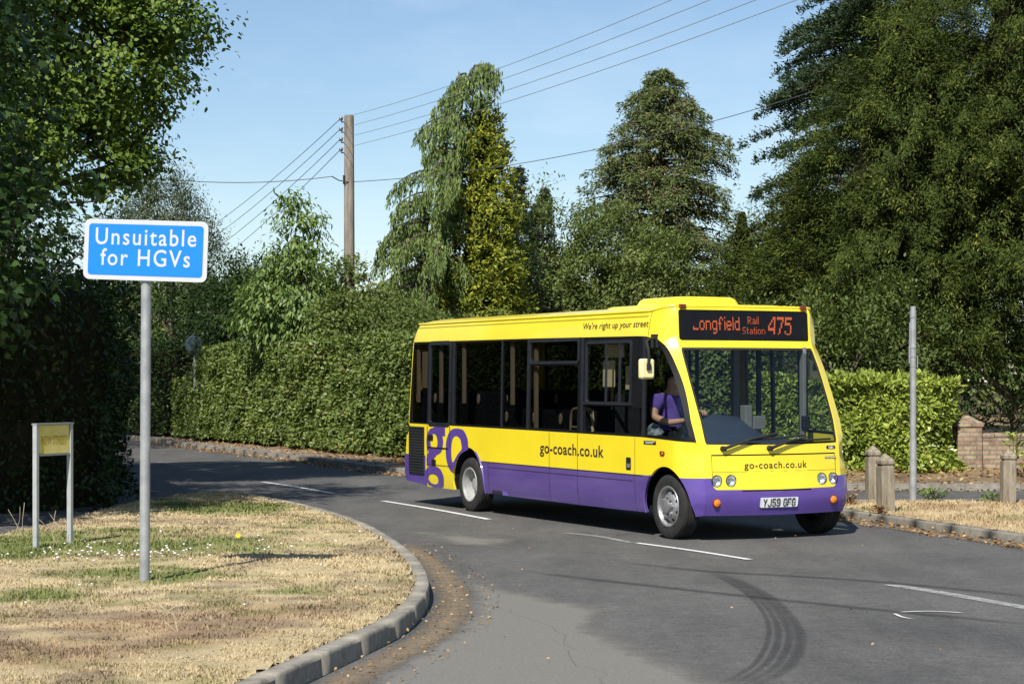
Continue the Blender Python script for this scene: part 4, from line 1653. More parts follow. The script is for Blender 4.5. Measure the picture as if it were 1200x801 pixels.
def crown_points(R, blobs, nclump, per, cr, shell=.16, flat=.7):
    """leaf positions gathered in clumps on the shells of several blobs; also returns the outward direction and clump value"""
    vol = np.array([b[3] * b[4] * b[5] for b in blobs]) ** .67
    ix = R.choice(len(blobs), nclump, p=vol / vol.sum())
    B = np.array(blobs)[ix]
    u = rdir(R, nclump)
    rad = np.clip(1 - np.abs(R.normal(0, shell, nclump)) + R.normal(0, .07, nclump), .25, 1.2)
    cc = B[:, :3] + u * rad[:, None] * B[:, 3:6]
    # keep only clumps not buried deep in another blob
    dep = np.min(np.stack([np.linalg.norm((cc - np.array(b[:3])) / np.array(b[3:6]), axis=1) for b in blobs], 1), axis=1)
    cc, u = cc[dep > .55], u[dep > .55]
    m = len(cc)
    k = np.repeat(np.arange(m), per)
    sc = R.uniform(.6, 1.3, m)[k][:, None]
    P = cc[k] + R.normal(size=(len(k), 3)) * cr * sc * np.array([1, 1, flat])
    return cc, P, u[k], R.random(m)[k]


def limbs(mb, base, trunk_top, r0, ends, R, rl=.05):
    base, top = np.array(base, float), np.array(trunk_top, float)
    mids = [base + (top - base) * k / 5 + np.r_[R.normal(0, .06, 2), 0] * (0 < k) for k in range(6)]
    mb.tube(mids, [r0 * (1.25 if k == 0 else 1) * (1 - .12 * k) for k in range(6)], 10)
    for e in ends:
        e = np.array(e)
        k = R.uniform(.45, 1.0)
        s = base + (top - base) * k
        m1 = s + (e - s) * .4 + np.array([0, 0, .12]) * np.linalg.norm(e - s)
        mb.tube([s, m1, s + (e - s) * .75 + R.normal(0, .1, 3), e], [rl, rl * .7, rl * .4, rl * .15], 5)


def broadleaf(name, label, base, trunk_top, blobs, nclump, per, cr, L, W, mat, seed, cat='tree', group=None, shape='diamond', r0=.2, droop=.3, shell=.16, nlimb=26, tlo=0.0, thi=1.0, flat=.7):
    R = np.random.default_rng(seed)
    root = empty(name, base)
    tag(root, label, cat, group)
    cc, P, U, cv = crown_points(R, blobs, nclump, per, cr, shell, flat)
    n = len(P)
    D = unit(U * .7 + rdir(R, n) * .9 + np.array([0, 0, -droop]))
    Nr = unit(np.array([0, 0, 1.0]) + U * .8 + rdir(R, n) * .5)
    tint = tlo + (thi - tlo) * np.clip(.5 * cv + .5 * R.random(n) + R.normal(0, .08, n), 0, 1)
    b = np.array(base)
    foliage('crown', P - b, D, Nr, L * R.uniform(.65, 1.2, n), W * R.uniform(.7, 1.2, n), tint, mat, root, shape)
    tb = MB()
    ends = cc[R.choice(len(cc), min(nlimb, len(cc)), replace=False)]
    limbs(tb, (0, 0, -.1), np.array(trunk_top) - b, r0, ends - b, R, r0 * .38)
    tb.build('trunk', BARK, root, smooth=True)
    return root


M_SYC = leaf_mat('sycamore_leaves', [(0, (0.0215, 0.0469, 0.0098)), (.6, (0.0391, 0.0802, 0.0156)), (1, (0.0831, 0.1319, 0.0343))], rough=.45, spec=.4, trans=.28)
M_OAK = leaf_mat('oak_leaves', [(0, (0.0594, 0.1023, 0.0165)), (.5, (0.1238, 0.1980, 0.0297)), (1, (0.2228, 0.2888, 0.0495))], rough=.5, spec=.35, trans=.3)
M_BIRCH = leaf_mat('birch_leaves', [(0, (0.0488, 0.0663, 0.0273)), (1, (0.1219, 0.1462, 0.0683))], rough=.5, spec=.22, trans=.3)
M_DARK = leaf_mat('shade_dark_leaves', [(0, (.014, .028, .008)), (.7, (.030, .056, .012)), (1, (.060, .090, .020))], rough=.45, spec=.22, trans=.2)  # shade is put into this leaf colour for plants in dim places
M_HEDGE = leaf_mat('hedge_leaves', [(0, (0.0619, 0.0970, 0.0206)), (.5, (0.1272, 0.1764, 0.0382)), (.90, (0.2015, 0.2498, 0.0588)), (.95, (0.2635, 0.1764, 0.0735)), (1, (0.2945, 0.1690, 0.0808))], rough=.5, spec=.4, trans=.22)
M_LAUREL = leaf_mat('laurel_leaves', [(0, (0.1344, 0.1878, 0.0342)), (.5, (0.2690, 0.3330, 0.0581)), (.93, (0.4663, 0.5123, 0.1025)), (1, (0.5021, 0.4099, 0.1196))], rough=.34, spec=.5, trans=.25)
M_YOUNG = leaf_mat('young_tree_leaves', [(0, (0.0715, 0.1216, 0.0286)), (.5, (0.1358, 0.2074, 0.0486)), (1, (0.2360, 0.3075, 0.0858))], rough=.45, spec=.4, trans=.3)
M_MID = leaf_mat('mid_green_leaves', [(0, (0.0732, 0.1045, 0.0269)), (.6, (0.1372, 0.1774, 0.0458)), (1, (0.2195, 0.2534, 0.0740))], rough=.5, spec=.22, trans=.28)
M_GREY = leaf_mat('grey_green_leaves', [(0, (0.0828, 0.1113, 0.0538)), (.6, (0.1507, 0.1882, 0.0933)), (1, (0.2354, 0.2691, 0.1526))], rough=.5, spec=.4, trans=.25)
M_WEEP = leaf_mat('weeping_cypress_foliage', [(0, (0.0769, 0.1165, 0.0345)), (.5, (0.1504, 0.2056, 0.0617)), (1, (0.2563, 0.3168, 0.1048))], rough=.6, spec=.12, trans=.2)
M_GOLD = leaf_mat('golden_conifer_foliage', [(0, (0.0648, 0.0940, 0.0162)), (.45, (0.1864, 0.2188, 0.0292)), (1, (0.4860, 0.4616, 0.0648))], rough=.6, spec=.12, trans=.25)
M_SPR = leaf_mat('spruce_needles', [(0, (0.0719, 0.0959, 0.0333)), (.62, (0.1436, 0.1790, 0.0583)), (.80, (0.2006, 0.1770, 0.0876)), (1, (0.2852, 0.1874, 0.1000))], rough=.65, spec=.12, trans=.15)
M_BLUE = leaf_mat('blue_conifer_needles', [(0, (.032, .050, .034)), (1, (.085, .112, .075))], rough=.6, spec=.12, trans=.15)
M_YEW = leaf_mat('yew_needles', [(0, (0.0192, 0.0324, 0.0072)), (.5, (0.0456, 0.0660, 0.0120)), (.8, (0.0984, 0.1176, 0.0204)), (1, (0.2580, 0.2460, 0.0480))], rough=.8, spec=.12, trans=.12)
M_CEDAR = leaf_mat('cedar_needles', [(0, (0.0324, 0.0540, 0.0242)), (1, (0.0864, 0.1210, 0.0536))], rough=.6, spec=.12, trans=.15)
M_LITTER = leaf_mat('dry_leaves', [(0, (.15, .075, .030)), (.5, (.30, .17, .070)), (1, (.46, .33, .17))], rough=.8, spec=.15, trans=.1)


# ---------------------------------------------------------------- hedges
def hedge(name, label, path, h, depth, n, L, W, mat, seed, side=1, z0=.1, cat='hedge', rough=.14, droop=.25, shape='leaf', topf=None, lean=0.0, core=.22):
    """clipped hedge: front face follows the path, body to its left (side=1) ; leaves on front, top and ends over a solid dark core standing in for inner shade"""
    R = np.random.default_rng(seed)
    P = np.array(densify(smooth_path(path, 10) if len(path) > 2 else path, .1, closed=False))
    Lc = np.concatenate([[0], np.cumsum(np.linalg.norm(np.diff(P, axis=0), axis=1))])
    T_ = unit(np.gradient(P, axis=0))
    Nn = np.stack([-T_[:, 1], T_[:, 0]], -1) * side
    tot = Lc[-1]
    base = np.array([P[0][0], P[0][1], z0])
    root = empty(name, base)
    tag(root, label, cat)

    def at(s):
        q = np.stack([np.interp(s, Lc, P[:, 0]), np.interp(s, Lc, P[:, 1])], -1)
        m = unit(np.stack([np.interp(s, Lc, Nn[:, 0]), np.interp(s, Lc, Nn[:, 1])], -1))
        return q, m
    hh = lambda s: h * (topf(s / tot) if topf else 1) * (1 + .025 * (vnoise(s, s * 0, 1.7, seed) - .5) + .03 * (vnoise(s, s * 0 + 3, .5, seed) - .5))
    nf = int(n * .66)
    nt_ = int(n * .24)
    ne = n - nf - nt_
    s = R.uniform(0, tot, nf)
    v = R.random(nf)
    bul = (vnoise(s, v * 3.1, .9, seed + 1) - .5) * 3 * rough + (vnoise(s, v * h, .28, seed + 7) - .5) * 1.5 * rough
    q, m = at(s)
    d = -bul + np.abs(R.normal(0, .07, nf)) + .25 * np.clip(v - .85, 0, 1) * 2 - .10 * np.clip(.2 - v, 0, 1) + lean * v * h
    A = np.c_[q + m * d[:, None], z0 + v * hh(s)]
    OA = np.c_[-m, np.full(nf, .35)]
    s2 = R.uniform(0, tot, nt_)
    w2 = R.random(nt_)
    q2, m2 = at(s2)
    B = np.c_[q2 + m2 * (w2 * depth + lean * h)[:, None], z0 + hh(s2) + (vnoise(s2, w2 * 3, .5, seed + 2) - .5) * rough * 2 - np.abs(R.normal(0, .05, nt_))]
    OB = np.c_[-m2 * .3, np.ones(nt_)]
    e = R.random(ne) < .5
    s3 = np.where(e, 0, tot) + R.normal(0, .06, ne) * np.where(e, 1, 1)
    w3, v3 = R.random(ne), R.random(ne)
    q3, m3 = at(np.clip(s3, 0, tot))
    t3 = np.where(e[:, None], -T_[0], T_[-1])
    C = np.c_[q3 + m3 * (w3 * depth)[:, None] + t3 * ((vnoise(w3 * 3, v3 * 3, .5, seed + 4) - .3) * .25)[:, None], z0 + v3 * hh(np.clip(s3, 0, tot))]
    OC = np.c_[t3, np.full(ne, .3)]
    X = np.concatenate([A, B, C])
    O = unit(np.concatenate([OA, OB, OC]))
    k = len(X)
    D = unit(O * .75 + rdir(R, k) * .9 + np.array([0, 0, -droop]))
    Nr = unit(O + rdir(R, k) * .75 + np.array([0, 0, .5]))
    cl = vnoise(X[:, 0] * 1.0 + X[:, 1], X[:, 2] * 1.0, .35, seed + 5)
    tint = .30 * cl + .70 * R.random(k)
    foliage('foliage', X - base, D, Nr, L * R.uniform(.6, 1.2, k), W * R.uniform(.7, 1.2, k), tint, mat, root, shape)
    cb = MB()
    ns = max(4, int(tot / .5))
    sv = np.linspace(.12, tot - .12, ns)
    vs, fs = [], []
    prof = [(core, 0), (core * .9, .35), (core, .75), (core + .12, .93), (depth * .5, .955), (depth - .1, .93), (depth - .05, 0)]
    for si in sv:
        q, m = at(np.array([si]))
        for a, b_ in prof:
            aa = a + .04 * math.sin(si * 7 + b_ * 9) + lean * b_ * h
            vs.append((q[0][0] + m[0][0] * aa - base[0], q[0][1] + m[0][1] * aa - base[1], b_ * float(hh(np.array([si]))[0])))
    kk = len(prof)
    for i in range(ns - 1):
        fs += [(i * kk + j, i * kk + j + 1, (i + 1) * kk + j + 1, (i + 1) * kk + j) for j in range(kk - 1)]
    fs += [tuple(range(kk)), tuple(range((ns - 1) * kk, ns * kk))]
    cb.add(vs, fs)
    cb.build('shade_core', TWIG_CORE, root)  # solid lump closing see-through gaps, coloured dark as inner shade
    return root


# ---------------------------------------------------------------- conifers
def trunk_part(root, h, r, name='trunk', mat=None, lean=(0, 0)):
    tb = MB()
    tb.tube([(lean[0] * k / 6, lean[1] * k / 6, h * k / 6 - .1) for k in range(7)], [r * (1.15 - k / 6.3) for k in range(7)], 9)
    return tb


def weeping_conifer(name, label, base, h, Rmax, seed, mat, nb=110, tip=(.9, 0), lean=1.0):
    R = np.random.default_rng(seed)
    root = empty(name, base)
    tag(root, label, 'tree')
    tb = MB()
    tb.tube([(lean * (k / 8) ** 1.4, 0, h * .97 * k / 8 - .1) for k in range(9)], [.18 * (1.1 - k / 8.3) for k in range(9)], 9)
    C, D, Lh, Wd, Tn = [], [], [], [], []
    for i in range(nb):
        f = (i + R.random()) / nb
        z = h * (.04 + .93 * f)
        az = R.uniform(0, 2 * PI)
        if R.random() < .45: az = -PI / 2 + R.normal(0, .9)      # fuller towards the road
        ln = Rmax * (1 - f) ** .62 * R.choice([.6, .85, 1.0, 1.15]) * R.uniform(.85, 1.1) + .22
        if math.cos(az) > .15 and f > .34: ln *= .50
        if math.cos(az) > .3 and f < .30: ln *= 1.15
        o = np.array([math.cos(az), math.sin(az), 0])
        pts = []
        for t in np.linspace(0, 1, 9):
            zz = z + ln * (.30 * t - .62 * t ** 2.4)
            pts.append(np.array([lean * f ** 1.4, 0, zz]) + o * ln * t)
        tb.tube(pts[:8], [.035 * (1 - k / 8.5) + .006 for k in range(8)], 4)
        ns = int(8 + 30 * ln)
        for k in range(ns):
            t = R.uniform(.12, 1.0) ** .75
            j = min(int(t * 8), 7)
            p = pts[j] + (pts[j + 1] - pts[j]) * (t * 8 - j)
            sd = np.array([-o[1], o[0], 0]) * R.normal(0, .09 + .10 * (1 - t))
            p = p + sd + np.array([0, 0, R.normal(0, .04)])
            hang = R.uniform(.15, .60) * (.45 + .55 * min(1, ln))
            m = int(5 + hang * 11)
            dv = np.array([R.normal(0, .10), R.normal(0, .10), -1.0]) + o * .12
            tv = R.random()
            for u in range(m):
                q = p + dv * hang * u / m + R.normal(0, .016, 3)
                C.append(q)
                D.append(dv + R.normal(0, .26, 3))
                Lh.append(R.uniform(.10, .18))
                Wd.append(R.uniform(.026, .050))
                Tn.append(.55 * tv + .45 * R.random())
    # nodding leader
    for i in range(900):
        t = R.random() ** .7
        p = np.array([lean + tip[0] * t, tip[1] * t, h * .94 + h * .06 * math.sin(min(t * 2.2, 2.4)) / 1.0 - .45 * max(0, t - .55)])
        p = p + np.array([R.normal(0, .10), R.normal(0, .12), -abs(R.normal(0, .28 + .16 * t))])
        C.append(p); D.append(np.array([R.normal(.1, .2), R.normal(0, .2), -1])); Lh.append(R.uniform(.12, .22)); Wd.append(R.uniform(.03, .06)); Tn.append(R.random())
    C, D = np.array(C), np.array(D)
    foliage('foliage', C, D, rdir(R, len(C)) + np.array([0, -.6, .3]), np.array(Lh), np.array(Wd), np.array(Tn), mat, root, 'diamond')
    tb.tube([(lean * .9, 0, h * .93), (lean + tip[0] * .3, tip[1], h * .985), (lean + tip[0] * .8, tip[1], h * .985), (lean + tip[0] * 1.0, tip[1], h * .955)], [.04, .03, .02, .01], 5)
    tb.build('trunk', BARK, root, smooth=True)
    return root


def dense_conifer(name, label, base, h, prof, seed, mat, nclump, per, L, W, cat='tree', cl=(.16, .22), up=.25, tipbright=.5, core=.45, sq=(1, 1), lean=(0, 0), zlo=.02, lumps=.16, hang=0.0, front=True, rough=.10, group=None):
    """column or cone of feathery sprays on prof(f)=radius at height fraction f"""
    R = np.random.default_rng(seed)
    root = empty(name, base)
    tag(root, label, cat, group)
    f = zlo + (1 - zlo) * R.random(nclump * 3)
    rr = np.array([prof(x) for x in f])
    keep = R.random(len(f)) < rr / rr.max()
    f, rr = f[keep][:nclump], rr[keep][:nclump]
    n = len(f)
    az = R.uniform(0, 2 * PI, n)
    if front:
        fr = R.random(n) < .35
        az[fr] = -PI / 2 + R.normal(0, .9, fr.sum())
    bump = 1 + lumps * 2 * (vnoise(az * rr.max() * 1.0 + 10, f * h, .9, seed) - .5) + lumps * (vnoise(az * rr.max() + 10, f * h, .35, seed + 1) - .5) * 1.4
    rad = rr * bump * (1 - np.abs(R.normal(0, rough, n)))
    o = np.stack([np.cos(az) * sq[0], np.sin(az) * sq[1], np.zeros(n)], -1)
    c = o * rad[:, None] + np.c_[lean[0] * f, lean[1] * f, f * h]
    k = np.repeat(np.arange(n), per)
    m = len(k)
    axis = unit(o[k] * 1.0 + np.array([0, 0, up]) + R.normal(0, .25, (n, 3))[k])
    along = R.random(m)
    P = c[k] + axis * ((along - .6) * cl[1] * 2)[:, None] + R.normal(0, cl[0] * .55, (m, 3)) + np.array([0, 0, -hang]) * (along * R.random(m))[:, None]
    D = unit(axis * .8 + rdir(R, m) * .75 + np.array([0, 0, -hang * 1.3]))
    Nr = unit(axis * 1.1 + rdir(R, m) * .38 + np.array([0, 0, .5]))
    tint = (1 - tipbright) * R.random(m) + tipbright * np.clip(along, 0, 1) * (.35 + .65 * R.random(n)[k]) + .08 * R.normal(size=m)
    foliage('foliage', P, D, Nr, L * R.uniform(.6, 1.25, m), W * R.uniform(.6, 1.25, m), tint, mat, root, 'diamond')
    tb = trunk_part(root, h * .93, max(.12, rr.max() * .07), lean=lean)
    R2 = np.random.default_rng(seed + 99)
    for i in range(60):
        ff = R2.uniform(max(zlo, .06), .92)
        r_ = prof(ff) * .9
        a = R2.uniform(0, 2 * PI)
        p0 = np.array([lean[0] * ff, lean[1] * ff, ff * h - r_ * .1])
        tb.tube([p0, p0 + np.array([math.cos(a) * sq[0], math.sin(a) * sq[1], .3]) * r_ * .6, p0 + np.array([math.cos(a) * sq[0], math.sin(a) * sq[1], .32]) * r_], [.035, .022, .006], 4)
    tb.build('trunk', BARK, root, smooth=True)
    if core:
        cb = MB()
        vs, fs = [], []
        nz, na = 14, 14
        for i in range(nz):
            ff = zlo + .02 + (.95 - zlo) * i / (nz - 1)
            for j in range(na):
                a = 2 * PI * j / na
                q = prof(ff) * core * (1 + .22 * math.sin(3 * a + i * 1.9) + .12 * math.sin(5 * a - i))
                vs.append((q * math.cos(a) * sq[0] + lean[0] * ff, q * math.sin(a) * sq[1] + lean[1] * ff, ff * h))
        for i in range(nz - 1):
            fs += [(i * na + j, i * na + (j + 1) % na, (i + 1) * na + (j + 1) % na, (i + 1) * na + j) for j in range(na)]
        fs += [tuple(range(na - 1, -1, -1)), tuple(range((nz - 1) * na, nz * na))]
        cb.add(vs, fs)
        cb.build('shade_core', TWIG_CORE, root)  # opaque filler behind the sprays; its dark tone stands for shade inside
    return root


def tiered_conifer(name, label, base, h, prof, seed, mat, nwhorl, perw, L, W, zlo=.06, sag=.35, spread=.30, dens=24, lift=.15, brown=0.0, hangl=.18, cat='tree', azbias=None, flat=False, group=None):
    """open conifer: whorls of boughs carrying side twigs with needles, sky shows between the boughs"""
    R = np.random.default_rng(seed)
    root = empty(name, base)
    tag(root, label, cat, group)
    tb = trunk_part(root, h * .985, max(.1, .016 * h))
    C, D, Tn = [], [], []
    for i in range(nwhorl):
        f = zlo + (1 - zlo) * ((i + R.uniform(-.3, .3)) / nwhorl)
        f = min(max(f, zlo), .985)
        for b in range(perw):
            az = R.uniform(0, 2 * PI) if azbias is None or R.random() > azbias[1] else azbias[0] + R.normal(0, .55)
            ln = prof(f) * R.uniform(.62, 1.15)
            if ln < .12: ln = .12
            o = np.array([math.cos(az), math.sin(az), 0])
            sv = np.array([-o[1], o[0], 0])
            t_ = np.linspace(0, 1, 8)
            pts = np.array([0, 0, f * h]) + o[None] * (ln * t_)[:, None] + np.array([0, 0, 1])[None] * (ln * (lift * t_ - sag * t_ ** 2.2))[:, None]
            tb.tube(list(pts[:7]), [.030 * (1 - k / 7.6) * max(.5, min(1.6, ln)) + .004 for k in range(7)], 4)
            nt_ = int(dens * ln) + 6
            t = R.uniform(.10, 1.0, nt_) ** .75
            j = np.minimum((t * 7).astype(int), 6)
            p = pts[j] + (pts[j + 1] - pts[j]) * (t * 7 - j)[:, None]
            wv = spread * ln * (1.12 - t) * R.uniform(-1, 1, nt_)
            tw = R.random()
            m = 7
            for u in range(m):
                q = p + sv[None] * (wv * (u + 1) / m)[:, None] + o[None] * (np.abs(wv) * .45 * (u + 1) / m)[:, None] + R.normal(0, .035, (nt_, 3))
                if not flat:
                    q[:, 2] -= np.abs(R.normal(0, hangl, nt_)) * (.4 + .6 * t)
                else:
                    q[:, 2] += np.abs(R.normal(0, hangl, nt_)) - hangl * 1.2 * t ** 3
                C.append(q)
                dd = sv[None] * np.sign(wv)[:, None] * .8 + o[None] * .7 + R.normal(0, .5, (nt_, 3)) + np.array([0, 0, -.5 if not flat else .35])
                D.append(dd)
                br = brown * (1 - t) * (1.1 - f) * 2
                Tn.append(np.clip(.45 * R.random(nt_) + .15 * tw + np.where(R.random(nt_) < br, .5, 0), 0, 1))
    C, D, Tn = np.concatenate(C), np.concatenate(D), np.concatenate(Tn)
    n = len(C)
    foliage('foliage', C, D, rdir(R, n) + np.array([0, -.3, .8]), L * R.uniform(.6, 1.2, n), W * R.uniform(.7, 1.2, n), Tn, mat, root, 'diamond')
    tb.build('trunk', BARK, root, smooth=True)
    return root

# ---------------------------------------------------------------- left: sycamore, oak, birch, shaded hedge
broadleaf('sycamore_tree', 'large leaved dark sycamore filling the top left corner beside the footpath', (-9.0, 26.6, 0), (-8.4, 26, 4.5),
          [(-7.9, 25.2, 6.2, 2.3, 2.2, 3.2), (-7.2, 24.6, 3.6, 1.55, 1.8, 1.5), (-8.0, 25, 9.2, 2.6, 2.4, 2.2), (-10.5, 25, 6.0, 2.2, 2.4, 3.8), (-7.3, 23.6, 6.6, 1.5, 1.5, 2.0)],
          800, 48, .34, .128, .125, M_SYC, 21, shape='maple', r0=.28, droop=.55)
broadleaf('oak_tree', 'tall oak with lobed sunlit crown reaching over the blue sign', (-10.4, 36.5, 0), (-9.4, 35, 6.0),
          [(-8.7, 34.2, 8.3, 3.3, 2.8, 2.8), (-6.7, 33.5, 7.1, 1.35, 1.4, 1.3), (-6.6, 33.4, 9.3, 1.5, 1.5, 1.4), (-7.5, 33.6, 5.8, 1.6, 1.5, 1.0), (-9.5, 33.5, 10.5, 3.0, 2.5, 2.4), (-5.75, 33.4, 7.9, .8, .9, .7)],
          950, 115, .21, .108, .068, M_OAK, 22, r0=.34, droop=.2, shape='leaf', nlimb=40)
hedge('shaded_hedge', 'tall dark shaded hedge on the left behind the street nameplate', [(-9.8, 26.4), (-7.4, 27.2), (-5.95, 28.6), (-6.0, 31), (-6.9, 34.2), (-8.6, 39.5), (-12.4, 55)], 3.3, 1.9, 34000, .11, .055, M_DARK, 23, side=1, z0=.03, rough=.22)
broadleaf('birch_tree', 'grey green weeping birch rising above the blue sign', (-11.9, 70.5, 0), (-11.8, 70.5, 7.5),
          [(-11.9, 70, 7.2, 1.5, 1.2, 1.8), (-11.0, 69.8, 6.2, 1.0, 1.0, 1.4), (-13.0, 69.8, 6.4, 1.2, 1.0, 1.6)], 330, 95, .24, .11, .05, M_BIRCH, 24, r0=.10, droop=1.0, shell=.3, flat=1.3)
for k, (x, y, h, r) in enumerate(((-13.6, 54.0, 11.0, 3.5), (-10.9, 66.0, 5.8, 2.2), (-8.4, 63.5, 5.2, 2.0), (-16.5, 61, 8.0, 3.0), (-9.6, 72, 6.2, 2.4))):  # first tree is added and made tall for the shade it casts
    broadleaf('dark_tree', ('tall tree added to shade the far bend of the road', 'dark tree behind the far hedge end, left of the round mirror', 'dark bushy tree behind the far hedge end, right of the round mirror',
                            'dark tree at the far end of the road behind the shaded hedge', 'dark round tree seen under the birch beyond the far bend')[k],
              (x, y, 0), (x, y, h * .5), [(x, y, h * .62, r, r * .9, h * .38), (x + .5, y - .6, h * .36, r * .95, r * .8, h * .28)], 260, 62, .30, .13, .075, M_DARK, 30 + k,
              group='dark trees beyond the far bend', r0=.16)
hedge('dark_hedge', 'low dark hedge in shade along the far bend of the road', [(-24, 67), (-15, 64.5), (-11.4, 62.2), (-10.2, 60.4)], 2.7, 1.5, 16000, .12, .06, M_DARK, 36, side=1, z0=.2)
HP = [(-10.05, 59.9), (-8.6, 56.6), (-6.3, 52.0), (-4.2, 47.6), (-2.55, 43.9), (-.9, 40.6), (1.0, 38.4), (4.6, 37.2)]
hedge('clipped_hedge', 'long clipped leafy green hedge running from the bend to behind the bus', HP, 2.60, 1.6, 78000, .108, .062, M_HEDGE, 37, side=1, z0=.22, rough=.11,
      topf=lambda f: .62 + .38 * sstep(0, .10, f), lean=.10)
hedge('laurel_hedge', 'bright yellow green laurel hedge behind the wooden posts', [(4.4, 36.6), (6.4, 36.1), (7.75, 36.05), (8.05, 36.4)], 1.66, 1.4, 15000, .155, .062, M_LAUREL, 38, side=1, z0=.2, rough=.12)

# ---------------------------------------------------------------- middle
broadleaf('young_tree', 'young tree with long drooping leaves beside the utility pole', (-5.55, 52.7, .2), (-5.55, 52.7, 5.5),
          [(-5.55, 52.6, 5.75, .52, .5, 1.0), (-5.5, 52.6, 4.4, .95, .8, 1.2), (-6.1, 52.7, 3.7, 1.1, .9, 1.0), (-5.0, 52.6, 3.6, 1.0, .9, 1.0)], 250, 46, .22, .19, .062, M_YOUNG, 41, shape='leaf', r0=.08, droop=1.1, nlimb=30)
broadleaf('leafy_bush', 'bush with leaves coloured dark for shade, behind the hedge left of the young tree', (-7.0, 57.5, .2), (-7.0, 57.5, 3.0), [(-7.0, 57.5, 3.7, 1.4, 1.1, 1.7), (-8.0, 58.6, 3.3, 1.0, 1.0, 1.5), (-6.3, 57.5, 4.6, .7, .7, .8)], 230, 50, .24, .15, .07, M_DARK, 42, cat='bush', r0=.07, droop=.6)
broadleaf('ivy_bush', 'green ivy clad bush wrapped around the foot of the utility pole', (-3.9, 51.4, .2), (-4.1, 51.6, 4.6), [(-4.15, 51.5, 4.0, .42, .42, 1.1), (-3.6, 51.2, 3.3, .9, .8, .9), (-2.9, 50.8, 3.0, .9, .8, .8), (-4.4, 51, 3.0, .8, .7, 1.0)],
          230, 60, .16, .10, .07, M_MID, 43, cat='bush', r0=.06, droop=.3)
broadleaf('grey_bush', 'green leafy bush at the foot of the weeping conifer', (-2.6, 49.2, .2), (-2.6, 49.2, 2.4), [(-2.8, 49.1, 2.9, 1.0, .8, .9), (-1.6, 48.4, 2.6, .9, .7, .7)], 130, 60, .2, .12, .05, M_MID, 44, cat='bush', r0=.06, droop=.3, thi=.7)
weeping_conifer('weeping_conifer', 'tall weeping conifer with nodding tip and hanging grey green boughs', (-2.35, 53.2, 0), 10.25, 2.85, 45, M_WEEP, 100, (.75, -.1), 1.15)
gp_ = lambda f: np.interp(f, [0, .15, .4, .65, .85, .95, 1.0], [1.0, 1.12, 1.05, .9, .62, .38, .05])
dense_conifer('golden_conifer', 'upright golden yellow conifer against the weeping conifer', (-.82, 53.7, 0), 9.3, gp_, 46, M_GOLD, 1500, 26, .15, .055, cl=(.12, .22), up=.35, tipbright=.62, lumps=.22)
for k, (px, py, d) in enumerate(((606, 190, 70), (636, 212, 69))):
    x, z = XZ(px, py, d)
    tiered_conifer('blue_conifer', ('pointed blue green conifer just right of the golden conifer', 'smaller blue green conifer left of the brownish spruce')[k], (x, d, 0), z, lambda f: 1.5 * (1 - f) ** .8 + .08, 47 + k, M_BLUE, 30, 5, .20, .05, sag=.15, lift=.3, group='blue green conifers')
tiered_conifer('spruce_tree', 'tall open spruce with brown inner twigs above the bus', (4.85, 66, 0), 12.1, lambda f: float(np.interp(f, [0, .25, .45, .65, .78, .88, .95, 1.0], [2.0, 2.4, 2.6, 2.55, 2.2, 1.5, .8, .15])), 49, M_SPR, 90, 4, .17, .046, zlo=.16, sag=.34, lift=.26, brown=.75, dens=15, spread=.50, hangl=.20)
MT = ((1.0, 57, 7.4, 1.9, M_MID, 'leafy mid green tree just right of the golden conifer'), (3.0, 58, 7.2, 2.0, M_MID, 'mid green bushy tree at the left foot of the spruce'),
      (-.2, 52, 3.6, 1.6, M_MID, 'low mid green bush between the bus roof and the golden conifer'), (2.2, 50, 3.5, 1.7, M_MID, 'low mid green bush above the middle of the bus roof'),
      (4.5, 51, 3.9, 1.6, M_MID, 'mid green bush under the spruce'), (6.6, 57, 5.6, 1.7, M_YEW, 'olive green tree in front of the spruce, right side'),
      (8.4, 60, 6.6, 1.9, M_YEW, 'olive green tree between the spruce and the yews'), (6.3, 49, 4.1, 1.5, M_YEW, 'dark olive bush above the bus display'))
for k, (x, y, h, r, mt, lb) in enumerate(MT):
    broadleaf('bushy_tree' if h > 4.5 else 'leafy_bush', lb, (x, y, 0), (x, y, h * .55), [(x, y, h * .60, r, r * .85, h * .36), (x - r * .5, y - .3, h * .45, r * .75, r * .7, h * .32), (x + r * .55, y - .2, h * .5, r * .7, r * .6, h * .33)], 330, 84, .22, .14, .062, mt, 60 + k, cat='tree' if h > 4.5 else 'bush',
              group='bushes and trees behind the bus', r0=.09, droop=.2)

# ---------------------------------------------------------------- right: cedar and yews
tiered_conifer('cedar_tree', 'tall blue green cedar with level boughs behind the yews', (11.2, 57, 0), 15.5, lambda f: float(np.interp(f, [0, .3, .6, .8, 1.0], [4.6, 4.9, 4.2, 3.2, 1.2])), 71, M_CEDAR, 60, 4, .15, .05, zlo=.30, sag=.34, lift=.26, dens=24, spread=.26, hangl=.12, flat=True, azbias=(PI * 1.05, .35))
tiered_conifer('cedar_tree', 'small dark flat topped cedar far behind the utility pole', (-7.0 + 3.0, 92, 0), 8.6, lambda f: float(np.interp(f, [0, .5, 1], [2.2, 2.0, .9])), 72, M_CEDAR, 10, 6, .24, .09, zlo=.45, sag=.1, lift=.12, dens=16, flat=True, hangl=.12)
yp = lambda R_, lo=.6: (lambda f: R_ * float(np.interp(f, [0, .10, .3, .55, .75, .9, 1.0], [lo, .86, 1.0, .92, .68, .36, .04])))
dense_conifer('yew_tree', 'huge dark yew with yellowish tips towering behind the grey post', (8.8, 44.2, 0), 10.6, yp(3.0), 73, M_YEW, 2100, 70, .115, .028, cl=(.12, .36), up=.12, tipbright=.6, lumps=.40, hang=.34, zlo=.22, rough=.14, group='yew trees on the right')
